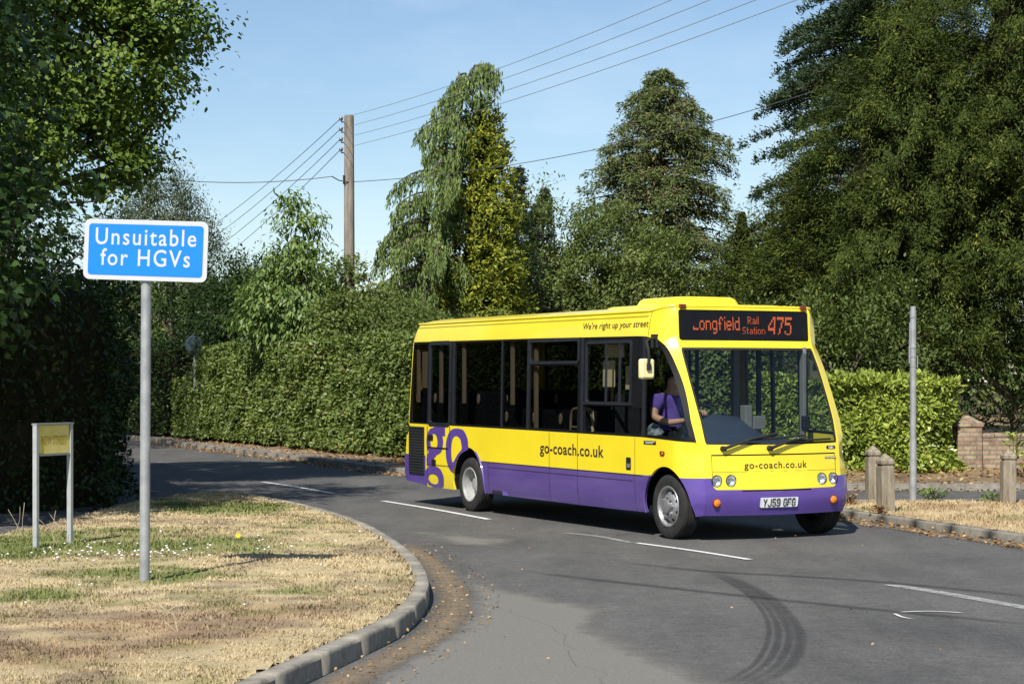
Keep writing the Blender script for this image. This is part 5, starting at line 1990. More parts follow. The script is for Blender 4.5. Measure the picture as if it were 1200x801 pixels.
dense_conifer('yew_tree', 'tallest dark yew at the right edge of the picture', (11.7, 43.8, 0), 14.2, yp(3.5), 74, M_YEW, 2500, 70, .115, .028, cl=(.12, .38), up=.12, tipbright=.6, lumps=.44, hang=.36, zlo=.27, rough=.14, group='yew trees on the right')
dense_conifer('yew_tree', 'lower spiky yew just right of the bus display', (6.55, 45.8, 0), 6.5, yp(1.6), 75, M_YEW, 1200, 56, .11, .028, cl=(.11, .30), up=.35, tipbright=.45, lumps=.30, hang=.15, group='yew trees on the right')
dense_conifer('yew_tree', 'slim pointed yew at the left edge of the yew group', (5.45, 47.8, 0), 6.0, yp(.95), 76, M_YEW, 650, 46, .11, .028, cl=(.11, .26), up=.45, tipbright=.4, lumps=.35, hang=.1, group='yew trees on the right')
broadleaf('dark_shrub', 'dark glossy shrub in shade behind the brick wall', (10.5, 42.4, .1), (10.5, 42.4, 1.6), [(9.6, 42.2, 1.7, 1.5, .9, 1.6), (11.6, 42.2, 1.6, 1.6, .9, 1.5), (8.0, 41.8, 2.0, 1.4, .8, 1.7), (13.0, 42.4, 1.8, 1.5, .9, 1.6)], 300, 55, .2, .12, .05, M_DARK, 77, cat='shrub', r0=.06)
broadleaf('dark_shrub', 'dark leafy shrub rising behind the laurel hedge', (6.6, 40.4, .1), (6.6, 40.4, 2.0), [(6.6, 40.2, 2.2, 1.5, .8, 1.5), (4.9, 40.6, 1.9, 1.4, .8, 1.5), (7.6, 40.4, 2.6, 1.0, .7, 1.4)], 260, 55, .2, .11, .05, M_MID, 78, cat='shrub', r0=.06, thi=.6)


# far belt of woodland closing the view between the nearer trees
Rw = np.random.default_rng(81)
C, T_ = [], []
for i in range(150):
    x = Rw.uniform(-46, 46)
    y = Rw.uniform(84, 104)
    r = Rw.uniform(2.0, 3.6)
    z = Rw.uniform(2.0, 4.2)
    u = rdir(Rw, 420)
    p = np.array([x, y, z]) + u * np.array([r, r * .8, r * .8]) * Rw.uniform(.8, 1.1, (420, 1))
    C.append(p[p[:, 2] > -.2])
    T_.append(np.clip(.5 * Rw.random() + .5 * Rw.random((p[:, 2] > -.2).sum()), 0, 1))
C, T_ = np.concatenate(C), np.concatenate(T_)
fw = foliage('far_woodland', C, rdir(Rw, len(C)), rdir(Rw, len(C)) + np.array([0, -.5, .8]), .55 * Rw.uniform(.6, 1.2, len(C)), .38, T_, M_MID, None, 'leaf')
tag(fw, 'far belt of trees closing the view', 'woodland', kind='stuff')


# ---------------------------------------------------------------- litter, weeds, flowers
def litter(name, label, pts, L, seed, mat=M_LITTER, z=.012):
    R = np.random.default_rng(seed)
    n = len(pts)
    C = np.c_[pts[:, :2], pts[:, 2] + z + R.uniform(0, .02, n)]
    a = R.uniform(0, 2 * PI, n)
    D = np.c_[np.cos(a), np.sin(a), R.normal(0, .3, n)]
    o = foliage(name, C, D, np.array([0, 0, 1.]) + rdir(R, n) * .6, L * R.uniform(.5, 1.3, n), L * .6, R.random(n), mat, None, 'leaf')
    return tag(o, label, 'leaves', kind='stuff')


R7 = np.random.default_rng(91)


def along(path, n, lo, hi, zf):
    P = np.array(densify(path, .1, closed=False))
    T2 = unit(np.gradient(P, axis=0))
    Nn = np.stack([-T2[:, 1], T2[:, 0]], -1)
    i = R7.integers(0, len(P), n)
    q = P[i] + Nn[i] * R7.uniform(lo, hi, (n, 1)) ** 1
    return np.c_[q, zf(q)]


k2near = [p for p in K2s if -11 < p[0] < 14]
litter('fallen_leaves', 'brown fallen leaves under the clipped hedge and along the far pavement', np.concatenate([along(k2near, 5200, 1.0, 2.3, lambda q: zbank(q[:, 0], q[:, 1])), along(k2near, 900, .15, 1.0, lambda q: np.full(len(q), .104))]), .085, 1)
litter('fallen_leaves', 'brown fallen leaves in the gutter below the far kerb', along(k2near, 1500, -.55, -.03, lambda q: np.full(len(q), .006)), .07, 2)
litter('fallen_leaves', 'brown fallen leaves in the gutter by the near kerb', along([p for p in K1s if 12 < p[1] < 23], 420, -.60, -.03, lambda q: np.full(len(q), .006)), .032, 3)
litter('fallen_leaves', 'brown fallen leaves in the gutter below the dry verge', along([p for p in K3s if 15 < p[1] < 28.6 and p[0] < 9.5], 900, .02, .50, lambda q: np.full(len(q), .006)), .06, 4)
q = np.c_[R7.uniform(-1, 9, 160), R7.uniform(12, 30, 160)]
q = q[q[:, 0] < 3.2 + (30 - q[:, 1]) * .15]
litter('road_debris', 'scattered dry leaf scraps and grit on the carriageway', np.c_[q, np.full(len(q), .010)], .028, 6)
# white clover flowers
fx = np.concatenate([R7.normal(-4.15, .50, 65), R7.normal(-3.1, .55, 26), R7.uniform(-4.8, -1.6, 16)])
fy = np.concatenate([R7.normal(20.0, .60, 65), R7.normal(20.3, .5, 26), R7.uniform(15, 23, 16)])
ok = in_poly(np.c_[fx, fy], V1)
fx, fy = fx[ok], fy[ok]
n = len(fx)
fl_ = pmat('white_petals', (.78, .76, .74), rough=.7, var=.08)
mb = MB()
for x, y in zip(fx, fy):
    h = R7.uniform(.03, .07)
    r = R7.uniform(.008, .016)
    mb.lathe([(0, h - r * .4), (r, h), (r * .7, h + r * .5), (0, h + r * .7)], (x, y, .13), 'z', 6)
tag(mb.build('white_flowers', fl_, None), 'small white flowers scattered over the green patch by the nameplate', 'flowers', kind='stuff')
x, y = G(279, 640, .1)
yo = empty('dandelion', (x, y, .12))
tag(yo, 'single yellow dandelion flower standing in the green grass', 'flower')
yf = MB()
for k in range(12):
    a = 2 * PI * k / 12
    c, s = math.cos(a), math.sin(a)
    yf.add([(0, 0, .10), (.020 * c - .006 * s, -.004, .10 + .020 * s + .006 * c), (.030 * c, -.006, .10 + .030 * s), (.020 * c + .006 * s, -.004, .10 + .020 * s - .006 * c)], [(0, 1, 2, 3)])
yf.build('petals', pmat('yellow_petals', (.80, .58, .02), rough=.7), yo)
mb = MB()
mb.tube([(0, 0, 0), (.005, 0, .05), (0, 0, .10)], .003, 5)
mb.build('stem', M_MID, yo)


def weed(label, x, y, h, n, mat, seed, z=.1, L=.09, spread=.12):
    R = np.random.default_rng(seed)
    root = empty('weed', (x, y, z))
    tag(root, label, 'weed')
    t = R.random(n)
    a = R.uniform(0, 2 * PI, n)
    C = np.c_[np.cos(a) * spread * R.random(n), np.sin(a) * spread * R.random(n), h * t]
    D = np.c_[np.cos(a), np.sin(a), R.uniform(-.2, 1.2, n)]
    foliage('leaves', C, D, np.array([0, 0, 1.]) + rdir(R, n) * .5, L * R.uniform(.6, 1.2, n), L * .4, R.random(n), mat, root, 'leaf')
    m = MB()
    for k in range(4): m.tube([(0, 0, 0), (R.normal(0, .02), R.normal(0, .02), h * .5), (R.normal(0, spread * .4), R.normal(0, spread * .4), h)], .004, 4)
    m.build('stem', TWIG_CORE, root)


for lb, px, py, h, n, sp in (('green weed growing at the foot of the grey post', 1093, 585, .16, 120, .22), ('green weed clump left of the post with a pointed cap at the right', 1163, 586, .10, 90, .22),
                             ('low green weed beside the bus wheel on the dry verge', 994, 590, .14, 80, .12), ('dry pale weed tuft in front of the nearest wooden post', 1030, 602, .10, 60, .10)):
    x, y = G(px, py, .1)
    weed(lb, x, y, h, n, M_LITTER if 'dry' in lb else M_YOUNG, int(px), .095, .08, sp)
x, z = XZ(1190, 552, 35.4)
weed('leafy sapling in front of the brick wall at the right edge', x, 35.4, .75, 90, M_LAUREL, 5, .2, .14, .16)
for k, (px, py, h) in enumerate(((208, 745, .30), (63, 643, .42), (21, 628, .40))):
    x, y = G(px, py, .1)
    mb = MB()
    R = np.random.default_rng(200 + k)
    for j in range(3): mb.tube([(x + R.normal(0, .03), y, .09), (x + R.normal(0, .06), y, .09 + h * .5), (x + R.normal(0, .10), y + R.normal(0, .03), .09 + h * R.uniform(.7, 1))], [.0025, .002, .003], 4)
    tag(mb.build('dead_stalk', pmat('dead_straw', (.50, .42, .28), rough=.9), None), ('dead pale stalks standing on the bare ground in the foreground', 'dead stalks beside the left nameplate post', 'dead stalks left of the nameplate by the dark hedge', 'dead stalk at the far tip of the near verge')[k], 'dead weed')

# ================================================================== SIGNS, POSTS, WALL, POLE, WIRES
GALV = pmat('galvanised_steel', (.30, .315, .32), rough=.5, metal=.35, var=.16, scale=7, c2=(.42, .43, .43))
SBLUE = pmat('sign_blue', (.003, .19, .78), rough=.45, spec=.4, var=.05, scale=3)
SWHITE = pmat('sign_white', (.50, .51, .53), rough=.5, var=.05)
SBACK = pmat('sign_grey_back', (.22, .23, .23), rough=.6, var=.1)
WOOD = pmat('weathered_oak', (.20, .165, .120), rough=.9, spec=.15, var=.35, scale=4, c2=(.36, .31, .235), bump=.7, bscale=25, stretch=(6, 6, .7))
POLEW = pmat('creosoted_pole', (.17, .145, .115), rough=.9, spec=.15, var=.3, scale=3, c2=(.30, .265, .215), bump=.5, bscale=20, stretch=(5, 5, .5))

# ---- road sign
sx, sy = G(169.3, 685, .1)
sign = empty('road_sign', (sx, sy, .09), 0)
tag(sign, 'blue road sign reading Unsuitable for HGVs on a grey pole', 'road sign')
m = MB()
m.tube([(0, 0, -.1), (.008, 0, 1.5), (.018, 0, 2.96)], .0445, 20)
m.lathe([(0, .006), (.046, .004), (.047, -.02)], (.018, 0, 2.965), 'z', 20)
m.build('pole', GALV, sign, smooth=True, sharp=40)
plate = empty('tmp', (0, 0, 0))
bpy.data.objects.remove(plate)
SR = Matrix.Translation((.022, -.062, 2.915)) @ Matrix.Rotation(math.radians(2.1), 4, 'Y') @ Matrix.Rotation(math.radians(-7), 4, 'Z')
def flat_map(x, z, off):
    x, z = np.asarray(x, float), np.asarray(z, float)
    return np.stack([x, -off + 0 * x, z], -1)
m = MB()
panel(m, rrect(-.552, .552, -.262, .262, .055, 6), [], flat_map, .3, .004, .007)
bo = m.build('sign_plate', SWHITE, sign)
bo.matrix_local = SR
m = MB()
panel(m, rrect(-.512, .512, -.222, .222, .03, 6), [], flat_map, .3, .0065, 0)
m.build('blue_face', SBLUE, bo)
m = MB()
for wd, z, cx in (('Unsuitable', .045, 0), ('for HGVs', -.135, 0)):
    vs, fs = text_mesh(wd, .205, .0022, 1.18, 0, 'CENTER', 1.0)
    V = np.array(vs)
    V[:, 0] *= (.90 if wd[0] == 'U' else .80) / (V[:, 0].max() - V[:, 0].min())
    V[:, 0] -= (V[:, 0].max() + V[:, 0].min()) / 2
    m.add(flat_map(V[:, 0] + cx, V[:, 1] + z, .0085), fs)
m.build('sign_lettering', SWHITE, bo)
m = MB()
m.box((0, .02, .12), (.35, .03, .035)); m.box((0, .02, -.12), (.35, .03, .035))
for z in (.12, -.12): m.lathe([(.047, -.018), (.054, -.018), (.054, .018), (.047, .018)], (0, .062, z), 'z', 16)
m.build('bracket', SBACK, bo)

# ---- street nameplate
ax, ay = G(42, 645, .1)
bx, by = G(82, 640.5, .1)
dxy = np.array([bx - ax, by - ay])
wdt = float(np.linalg.norm(dxy))
npn = empty('street_nameplate', (ax, ay, .09), math.atan2(dxy[1], dxy[0]))
tag(npn, 'faded yellow street nameplate between two white posts', 'nameplate')
NPY = pmat('faded_yellow_enamel', (.78, .60, .05), rough=.6, var=.15, scale=5, c2=(.78, .68, .28))
NPT = pmat('faded_lettering', (.50, .32, .02), rough=.6, var=.2)
PGREY = pmat('pale_grey_paint', (.34, .35, .34), rough=.6, var=.15, scale=9)
for x in (0, wdt):
    m = MB()
    m.box((x, 0, .62), (.045, .055, 1.40))
    m.build('post', PGREY, npn, bevel=.006)
m = MB()
m.box((wdt / 2, -.004, 1.165), (wdt - .06, .018, .30))
nb_ = m.build('sign_board', NPY, npn, bevel=.003)
m = MB()
m.box((wdt / 2, 0, 1.327), (wdt + .05, .07, .018)); m.box((wdt / 2, 0, 1.003), (wdt - .056, .05, .018))
m.build('board_frame', SBACK, npn)
vs, fs = text_mesh('NEW STREET', .10, .002, 1.0, 0, 'CENTER')
V = np.array(vs)
V[:, 0] *= (wdt - .14) / (V[:, 0].max() - V[:, 0].min())
m = MB()
m.add(np.c_[V[:, 0] + wdt / 2, np.full(len(V), -.0150), V[:, 1] * 1.25 + 1.115], fs)
m.build('nameplate_lettering', NPT, nb_)

# ---- grey post on the right
x, y = G(1070, 586, .1)
gpst = empty('grey_post', (x, y, .09))
tag(gpst, 'tall bare grey steel post on the dry verge in front of the laurel hedge', 'post')
m = MB()
m.tube([(0, 0, -.1), (0, 0, .9)], .052, 18)
m.tube([(0, 0, .9), (0, 0, 2.80)], .046, 18)
m.tube([(0, 0, 2.78), (0, 0, 2.86)], .040, 18)
m.build('pole', GALV, gpst, smooth=True, sharp=40)
m = MB()
for z in (1.98, 2.12, 2.25, 2.70):
    m.lathe([(.044, -.012), (.051, -.012), (.051, .012), (.044, .012)], (0, 0, z), 'z', 18)
m.box((-.056, 0, 2.15), (.018, .05, .26)); m.box((.062, -.01, 2.05), (.012, .03, .18)); m.box((-.05, 0, 2.42), (.014, .04, .40))
m.build('clip', SBACK, gpst)

# ---- wooden verge posts: one modelled, two copies
def bollard_mesh():
    m = MB()
    a = .095
    m.box((0, 0, .29), (2 * a, 2 * a, .66))
    m.box((0, 0, .635), (2 * a - .03, 2 * a - .03, .04))
    b_ = a + .002
    m.add([(-b_, -b_, .65), (b_, -b_, .65), (b_, b_, .65), (-b_, b_, .65), (-b_, -b_, .70), (b_, -b_, .70), (b_, b_, .70), (-b_, b_, .70), (0, 0, .80)],
          [(3, 2, 1, 0), (0, 1, 5, 4), (1, 2, 6, 5), (2, 3, 7, 6), (3, 0, 4, 7), (4, 5, 8), (5, 6, 8), (6, 7, 8), (7, 4, 8)])
    return m


bl0 = None
for k, (px, py, lb, rz, s) in enumerate(((1038, 599, 'nearest weathered wooden post with a pointed cap, left of the grey steel post', .25, 1.0),
                                         (1023, 584.5, 'weathered wooden post half hidden behind the nearest wooden post', .12, 1.02),
                                         (1181, 588, 'weathered wooden post standing alone in front of the brick wall', .05, .98))):
    x, y = G(px, py, .1)
    if bl0 is None:
        bl0 = bollard_mesh().build('wooden_post', WOOD, None, bevel=.007)
        o = bl0
    else:
        o = bl0.copy()
        COL.objects.link(o)
    o.location = (x, y, .09)
    o.rotation_euler = (0, .012 * (k - 1), rz)
    o.scale = (1, 1, s)
    tag(o, lb, 'post', 'wooden posts on the verge')

# ---- brick wall with its end pier
BRICK, nt, out = new_mat('old_brick')
b = N(nt, 'ShaderNodeBsdfPrincipled', Roughness=.92)
b.inputs['Specular IOR Level'].default_value = .15
tc = N(nt, 'ShaderNodeTexCoord')
sp = N(nt, 'ShaderNodeSeparateXYZ')
nt.links.new(tc.outputs['Object'], sp.inputs[0])
ad = N(nt, 'ShaderNodeMath', operation='ADD')
nt.links.new(sp.outputs['X'], ad.inputs[0]); nt.links.new(sp.outputs['Y'], ad.inputs[1])
cb = N(nt, 'ShaderNodeCombineXYZ')
nt.links.new(ad.outputs[0], cb.inputs['X']); nt.links.new(sp.outputs['Z'], cb.inputs['Y'])
br = N(nt, 'ShaderNodeTexBrick', Scale=1.0)
br.inputs['Color1'].default_value = (.27, .165, .108, 1)
br.inputs['Color2'].default_value = (.36, .285, .19, 1)
br.inputs['Mortar'].default_value = (.20, .175, .14, 1)
br.inputs['Brick Width'].default_value = .24
br.inputs['Row Height'].default_value = .082
br.inputs['Mortar Size'].default_value = .010
br.inputs['Bias'].default_value = .05
nt.links.new(cb.outputs[0], br.inputs['Vector'])
n1 = N(nt, 'ShaderNodeTexNoise', Scale=7.0, Detail=8.0, Roughness=.7)
nt.links.new(tc.outputs['Object'], n1.inputs['Vector'])
r = ramp(nt, [(.28, .40), (.5, .95), (.75, 1.4)])
nt.links.new(n1.outputs['Fac'], r.inputs['Fac'])
mx = N(nt, 'ShaderNodeMix', data_type='RGBA', blend_type='MULTIPLY')
mx.inputs[0].default_value = 1
nt.links.new(br.outputs['Color'], mx.inputs[6]); nt.links.new(r.outputs['Color'], mx.inputs[7])
nt.links.new(mx.outputs[2], b.inputs['Base Color'])
bp = N(nt, 'ShaderNodeBump', Strength=.8, Distance=.02)
nt.links.new(br.outputs['Fac'], bp.inputs['Height']); bp.invert = True
nt.links.new(bp.outputs['Normal'], b.inputs['Normal'])
nt.links.new(b.outputs['BSDF'], out.inputs['Surface'])
wall = empty('brick_wall', (8.15, 36.5, .1))
tag(wall, 'low old brick wall with a capped end pier beside the laurel hedge', 'wall')
m = MB()
m.box((3.6, .15, .32), (6.6, .30, .80))
m.build('wall_body', BRICK, wall, bevel=.008)
m = MB()
for k in range(27):
    m.box((.44 + k * .245, .15, .755 + .008 * math.sin(k * 2.3)), (.236, .325, .075))
m.build('coping', BRICK, wall, bevel=.01)
m = MB()
m.box((.1, .12, .42), (.44, .44, 1.0))
m.build('pier', BRICK, wall, bevel=.012)
m = MB()
m.add([(-.14, -.12, .92), (.34, -.12, .92), (.34, .36, .92), (-.14, .36, .92), (-.14, -.12, .98), (.34, -.12, .98), (.34, .36, .98), (-.14, .36, .98), (.06, .12, 1.11), (.14, .12, 1.11)],
      [(3, 2, 1, 0), (0, 1, 5, 4), (1, 2, 6, 5), (2, 3, 7, 6), (3, 0, 4, 7), (4, 5, 9, 8), (5, 6, 9), (6, 7, 8, 9), (7, 4, 8)])
m.build('pier_cap', BRICK, wall)

# ---- round traffic mirror, seen from behind the far bend
x, z = XZ(228, 404, 58.5)
mr = empty('traffic_mirror', (x, 58.5, .2))
tag(mr, 'round convex traffic mirror on a post at the far end of the hedge', 'traffic mirror')
m = MB()
m.tube([(0, .06, -.1), (0, .06, z - .35)], .04, 10)
m.build('post', SBACK, mr, smooth=True)
m = MB()
m.lathe([(0, -.05), (.15, -.035), (.24, -.012), (.27, .0), (.28, .02), (.26, .03), (0, .05)], (0, 0, z - .2), 'y', 28)
mo = m.build('mirror', pmat('dusty_mirror', (.10, .13, .15), rough=.35, metal=.5, var=.2), mr, smooth=True)
mo.rotation_euler = (0, 0, math.radians(25))

# ---- utility pole
PX, PY = XZ(409, 400, 52)[0], 52.0
top = XZ(409, 135, 52)[1]
up = empty('utility_pole', (PX, PY, 0))
tag(up, 'weathered wooden utility pole with four insulators and ivy at its foot', 'utility pole')
m = MB()
m.tube([(0, 0, -.2), (.01, 0, top * .5), (.0, 0, top - .04), (0, 0, top)], [.155, .14, .125, .11], 16)
m.build('pole', POLEW, up, smooth=True, sharp=40)
INS = []
insm = pmat('brown_porcelain', (.045, .026, .020), rough=.25, spec=.6)
for py in (141, 153, 165, 177):
    z = XZ(400, py, 52)[1]
    m = MB()
    m.tube([(-.10, -.02, z - .05), (-.19, -.04, z - .05), (-.20, -.04, z)], .016, 6)
    m.lathe([(0, .07), (.035, .06), (.05, .02), (.04, 0), (.055, -.03), (0, -.04)], (-.20, -.04, z + .02), 'z', 12)
    m.build('insulator', insm, up, smooth=True)
    INS.append((PX - .20, PY - .04, z + .05))
m = MB()
zc = XZ(400, 214, 52)[1]
m.tube([(.0, -.13, zc), (-.25, -.2, zc + .04), (-.42, -.2, zc + .14)], .014, 6)
m.tube([(-.12, -.1, zc - .05), (-.12, -.12, zc + .18)], .03, 8)
m.tube([(.12, -.08, top - .1), (.135, -.08, top * .55), (.14, -.08, 2.5)], .012, 6)
m.build('cable_bracket', insm, up, smooth=True)
STAY = GALV
WIRE = pmat('wire_metal', (.30, .34, .28), rough=.5, metal=.3)
WIRED = pmat('dark_cable', (.06, .06, .062), rough=.6)


def wire(label, a, b, sag, r, mat, n=28, ext=0):
    a, b = np.array(a, float), np.array(b, float)
    pts = []
    for k in range(n + 1):
        t = k / n
        p = a + (b - a) * t
        p[2] -= sag * 4 * t * (1 - t)
        pts.append(p)
    m = MB()
    m.tube(pts, r, 5)
    tag(m.build('overhead_wire', mat, None, smooth=True), label, 'wire', 'overhead wires')


# four lines come towards the viewer and pass over the road to a pole outside the picture
ordw = ('topmost', 'second', 'third', 'lowest')
ends = ((787, 0), (832, 0), (886, 0), (934, 0))
for k in range(4):
    a = np.array(INS[k])
    # far end on a pole behind the viewer's right shoulder, 8.3 m up, at equal height
    ex, ey = ends[k]
    # point of the wire seen at the top edge of the photograph lies at height z_e
    z_e = a[2] - .35 + .0
    d_e = (z_e - CAMH) * FOC / (HOR - ey)
    x_e = (ex - 600) * d_e / FOC
    t_e = .62
    b_ = a + (np.array([x_e, d_e, a[2]]) - a) / t_e
    wire(f'{ordw[k]} of the four wires running from the pole up to the right', a, b_, .35 / (4 * t_e * (1 - t_e)), .006, WIRE, 40)
    # and away to the left behind the trees
    d2 = 96
    px2, py2 = ((150, 318), (155, 330), (160, 344), (168, 358))[k]
    X2, Z2 = XZ(px2, py2, d2)
    wire(f'{ordw[k]} of the four wires running from the pole down to the left', a, (X2, d2, Z2), .55, .009, WIRED, 24)
c0 = (PX - .42, PY - .2, zc + .14)
X2, Z2 = XZ(120, 200, 50)
wire('thin dark cable running from the pole left to the oak', c0, (X2, 50, Z2), .22, .010, WIRED)
X2, Z2 = XZ(990, 95, 46)
wire('thin dark cable running from the pole right to the yews', (PX + .12, PY, zc + .02), (X2, 46, Z2), .42, .009, WIRED)

# ================================================================== THE DRIVER
SKIN = pmat('skin', (.52, .27, .185), rough=.5, spec=.35, var=.08, scale=12)
SHIRT = pmat('purple_shirt', (.13, .075, .33), rough=.85, spec=.15, var=.15, scale=9, bump=.4, bscale=25)
TROUS = pmat('black_trousers', (.012, .012, .014), rough=.9, spec=.1)
HAIR = pmat('dark_hair', (.020, .014, .010), rough=.7, spec=.3, var=.3, scale=30)


def skin_body(name, verts, edges, radii, mat, parent=None, root=0, sub=2):
    me = bpy.data.meshes.new(name)
    me.from_pydata(verts, edges, [])
    me.materials.append(mat)
    o = bpy.data.objects.new(name, me)
    COL.objects.link(o)
    sk_ = o.modifiers.new('skin', 'SKIN')
    ly = me.skin_vertices[0] if len(me.skin_vertices) else None
    if ly is None:
        bpy.context.view_layer.objects.active = o
    ly = me.skin_vertices[0]
    for i, r_ in enumerate(radii):
        ly.data[i].radius = r_ if hasattr(r_, '__len__') else (r_, r_)
    ly.data[root].use_root = True
    sk_.use_smooth_shade = True
    sb_ = o.modifiers.new('sub', 'SUBSURF')
    sb_.levels = sb_.render_levels = sub
    if parent is not None: o.parent = parent
    return o


# seated at the wheel: x to the near side, y rearwards, z up (the bus frame); he faces -y
V = [(0, 0, 0), (0, .02, .18), (0, .03, .36), (0, .0, .50), (0, -.03, .585), (0, -.06, .66), (0, -.065, .76),           # 0-6 pelvis..crown
     (-.19, .0, .47), (-.275, -.04, .26), (-.18, -.22, .19), (-.08, -.34, .21), (-.06, -.41, .22),                      # 7-11 right arm (window side) bent across
     (.19, .0, .47), (.27, -.08, .27), (.20, -.30, .30), (.14, -.41, .33),                                            # 12-15 left arm to the wheel
     (-.10, -.05, -.02), (-.14, -.44, .02), (-.14, -.50, -.38), (-.14, -.62, -.44),                                   # 16-19
     (.10, -.05, -.02), (.14, -.44, .02), (.14, -.50, -.38), (.14, -.62, -.44)]
E_ = [(0, 1), (1, 2), (2, 3), (3, 4), (4, 5), (5, 6), (3, 7), (7, 8), (8, 9), (9, 10), (10, 11), (3, 12), (12, 13), (13, 14), (14, 15), (0, 16), (16, 17), (17, 18), (18, 19), (0, 20), (20, 21), (21, 22), (22, 23)]
Rr = [.12, .125, .125, .085, .06, .092, .075, .075, .052, .044, .034, .030, .07, .05, .042, .032, .10, .075, .05, .045, .10, .075, .05, .045]
man = skin_body('person', V, E_, Rr, SKIN)
tag(man, 'bus driver in a purple short sleeved shirt sitting at the wheel', 'person')
man.matrix_world = Matrix.Translation(BUS.location) @ Matrix.Rotation(.4592, 4, 'Z') @ Matrix.Translation((-.66, 1.30, 1.17))
sv = [(0, .01, -.02), (0, .02, .18), (0, .03, .36), (0, .0, .475), (-.195, .0, .465), (-.262, -.02, .31), (.195, .0, .465), (.255, -.05, .31)]
skin_body('shirt', sv, [(0, 1), (1, 2), (2, 3), (3, 4), (4, 5), (3, 6), (6, 7)], [.165, .172, .178, .115, .098, .080, .095, .078], SHIRT, man)
tv = [(0, 0, -.03), (-.10, -.05, -.02), (-.14, -.44, .02), (-.14, -.50, -.36), (.10, -.05, -.02), (.14, -.44, .02), (.14, -.50, -.36)]
skin_body('trousers', tv, [(0, 1), (1, 2), (2, 3), (0, 4), (4, 5), (5, 6)], [.16, .115, .09, .065, .115, .09, .065], TROUS, man)
hv = [(0, -.03, .70), (0, -.045, .77), (0, .0, .71)]
skin_body('hair', hv, [(0, 1), (0, 2)], [.092, .082, .075], HAIR, man)
m = MB()
for sx_ in (-.034, .034): m.lathe([(0, -.155), (.009, -.152), (.012, -.146)], (sx_, 0, .675), 'y', 10)
m.build('eye', pmat('eye_white', (.6, .6, .58), rough=.3), man)
m = MB()
m.add([(0, -.175, .640), (-.016, -.150, .632), (.016, -.150, .632), (0, -.152, .675), (0, -.150, .625)], [(0, 1, 3), (0, 3, 2), (0, 4, 1), (0, 2, 4)])
m.build('nose', SKIN, man)
for i_side, (wx, wy, wz, dxs) in enumerate(((-.06, -.41, .22, 1), (.14, -.41, .33, -1))):
    fv, fe, fr = [(0, 0, 0), (0, -.05, .0), (0, -.09, .0)], [(0, 1), (1, 2)], [(.030, .016), (.036, .017), (.034, .015)]
    for j in range(4):
        x = (-.028 + .019 * j)
        ln = (.060, .068, .064, .050)[j]
        b0 = len(fv)
        fv += [(x, -.095, 0), (x * 1.05, -.095 - ln * .5, -.012), (x * 1.05, -.095 - ln * .75, -.038), (x, -.095 - ln * .6, -.058)]
        fe += [(2, b0), (b0, b0 + 1), (b0 + 1, b0 + 2), (b0 + 2, b0 + 3)]
        fr += [.010, .0092, .0085, .007]
    b0 = len(fv)
    fv += [(.040 * dxs, -.035, -.010), (.058 * dxs, -.065, -.026), (.052 * dxs, -.088, -.044)]
    fe += [(1, b0), (b0, b0 + 1), (b0 + 1, b0 + 2)]
    fr += [.012, .010, .008]
    h_ = skin_body('hand', fv, fe, fr, SKIN, man, 0, 1)
    h_.location = (wx, wy, wz)

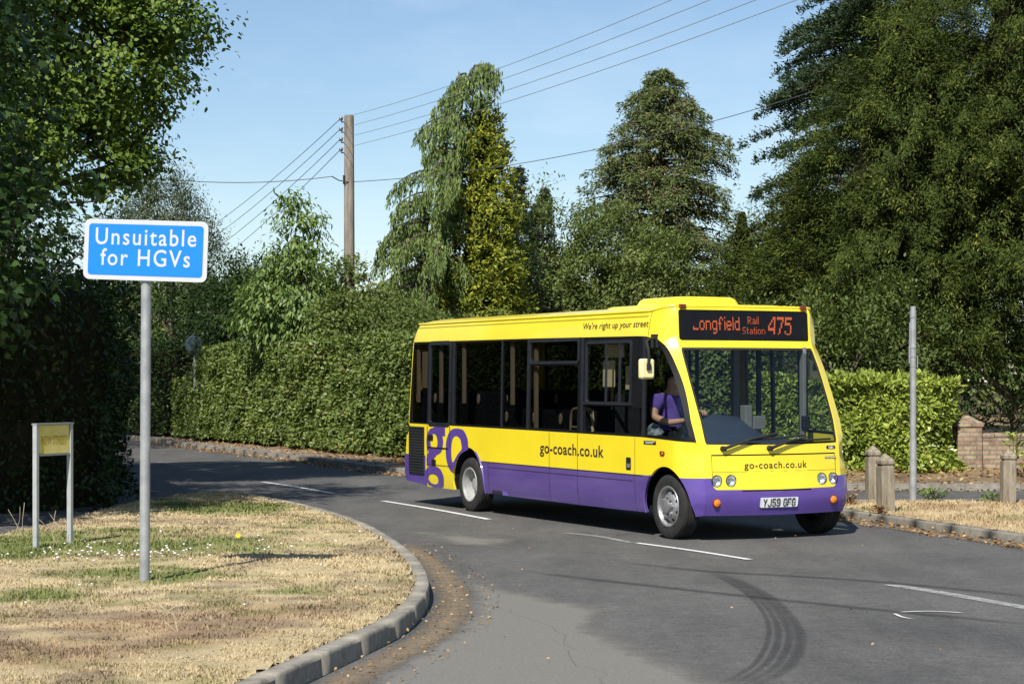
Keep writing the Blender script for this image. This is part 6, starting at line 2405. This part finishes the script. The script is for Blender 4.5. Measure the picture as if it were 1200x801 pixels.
# ================================================================== CAMERA, LIGHT, RENDER SETTINGS
cam = bpy.data.cameras.new('camera')
co = bpy.data.objects.new('camera', cam)
COL.objects.link(co)
co.location = (0, 0, CAMH)
co.rotation_euler = (PI / 2, 0, 0)
cam.sensor_width = 36
cam.lens = FOC / 1200 * 36
cam.shift_y = (HOR - 400.5) / 1200
cam.clip_end = 3000
scene.camera = co
SUN_EL, SUN_AZ = math.radians(47), math.radians(199.5)      # azimuth clockwise from +Y
sd = Vector((math.sin(SUN_AZ) * math.cos(SUN_EL), math.cos(SUN_AZ) * math.cos(SUN_EL), math.sin(SUN_EL)))
sun = bpy.data.lights.new('sun', 'SUN')
sun.energy = 5.0
sun.angle = math.radians(.53)
sun.color = (1.0, .955, .88)
so = bpy.data.objects.new('sun', sun)
COL.objects.link(so)
so.rotation_euler = sd.to_track_quat('Z', 'Y').to_euler()
so.location = sd * 60
w = bpy.data.worlds.new('World')
scene.world = w
w.use_nodes = True
nt = w.node_tree
nt.nodes.clear()
wo = nt.nodes.new('ShaderNodeOutputWorld')
bg = nt.nodes.new('ShaderNodeBackground')
sky = nt.nodes.new('ShaderNodeTexSky')
sky.sky_type = 'NISHITA'
sky.sun_disc = False
sky.sun_elevation = SUN_EL
sky.sun_rotation = SUN_AZ
sky.air_density = 1.0
sky.dust_density = 0.12
sky.ozone_density = 3.2
bg.inputs['Strength'].default_value = .088
tc = nt.nodes.new('ShaderNodeTexCoord')             # thin high cirrus: faint streaks of brighter sky
mp = nt.nodes.new('ShaderNodeMapping')
mp.inputs['Scale'].default_value = (3.0, 3.0, 9.0)
mp.inputs['Rotation'].default_value = (.35, .5, .2)
no = nt.nodes.new('ShaderNodeTexNoise')
no.inputs['Scale'].default_value = 1.7
no.inputs['Detail'].default_value = 7.0
no.inputs['Roughness'].default_value = .62
cr = ramp(nt, [(.48, 0.0), (.80, .30)])
mxs = N(nt, 'ShaderNodeMix', data_type='RGBA')
mxs.inputs[7].default_value = (7.5, 8.6, 9.6, 1)
nt.links.new(tc.outputs['Generated'], mp.inputs['Vector'])
nt.links.new(mp.outputs['Vector'], no.inputs['Vector'])
nt.links.new(no.outputs['Fac'], cr.inputs['Fac'])
nt.links.new(cr.outputs['Color'], mxs.inputs[0])
nt.links.new(sky.outputs['Color'], mxs.inputs[6])
nt.links.new(mxs.outputs[2], bg.inputs['Color'])
nt.links.new(bg.outputs['Background'], wo.inputs['Surface'])
vs_ = scene.view_settings
scene.display_settings.display_device = 'sRGB'
vs_.view_transform = 'Standard'
vs_.look = 'None'
vs_.exposure = 0.46
vs_.gamma = 1.0
cy = scene.cycles
cy.max_bounces = 8
cy.transparent_max_bounces = 16
cy.diffuse_bounces = 3
cy.glossy_bounces = 3
cy.sample_clamp_indirect = 6
cy.use_denoising = True
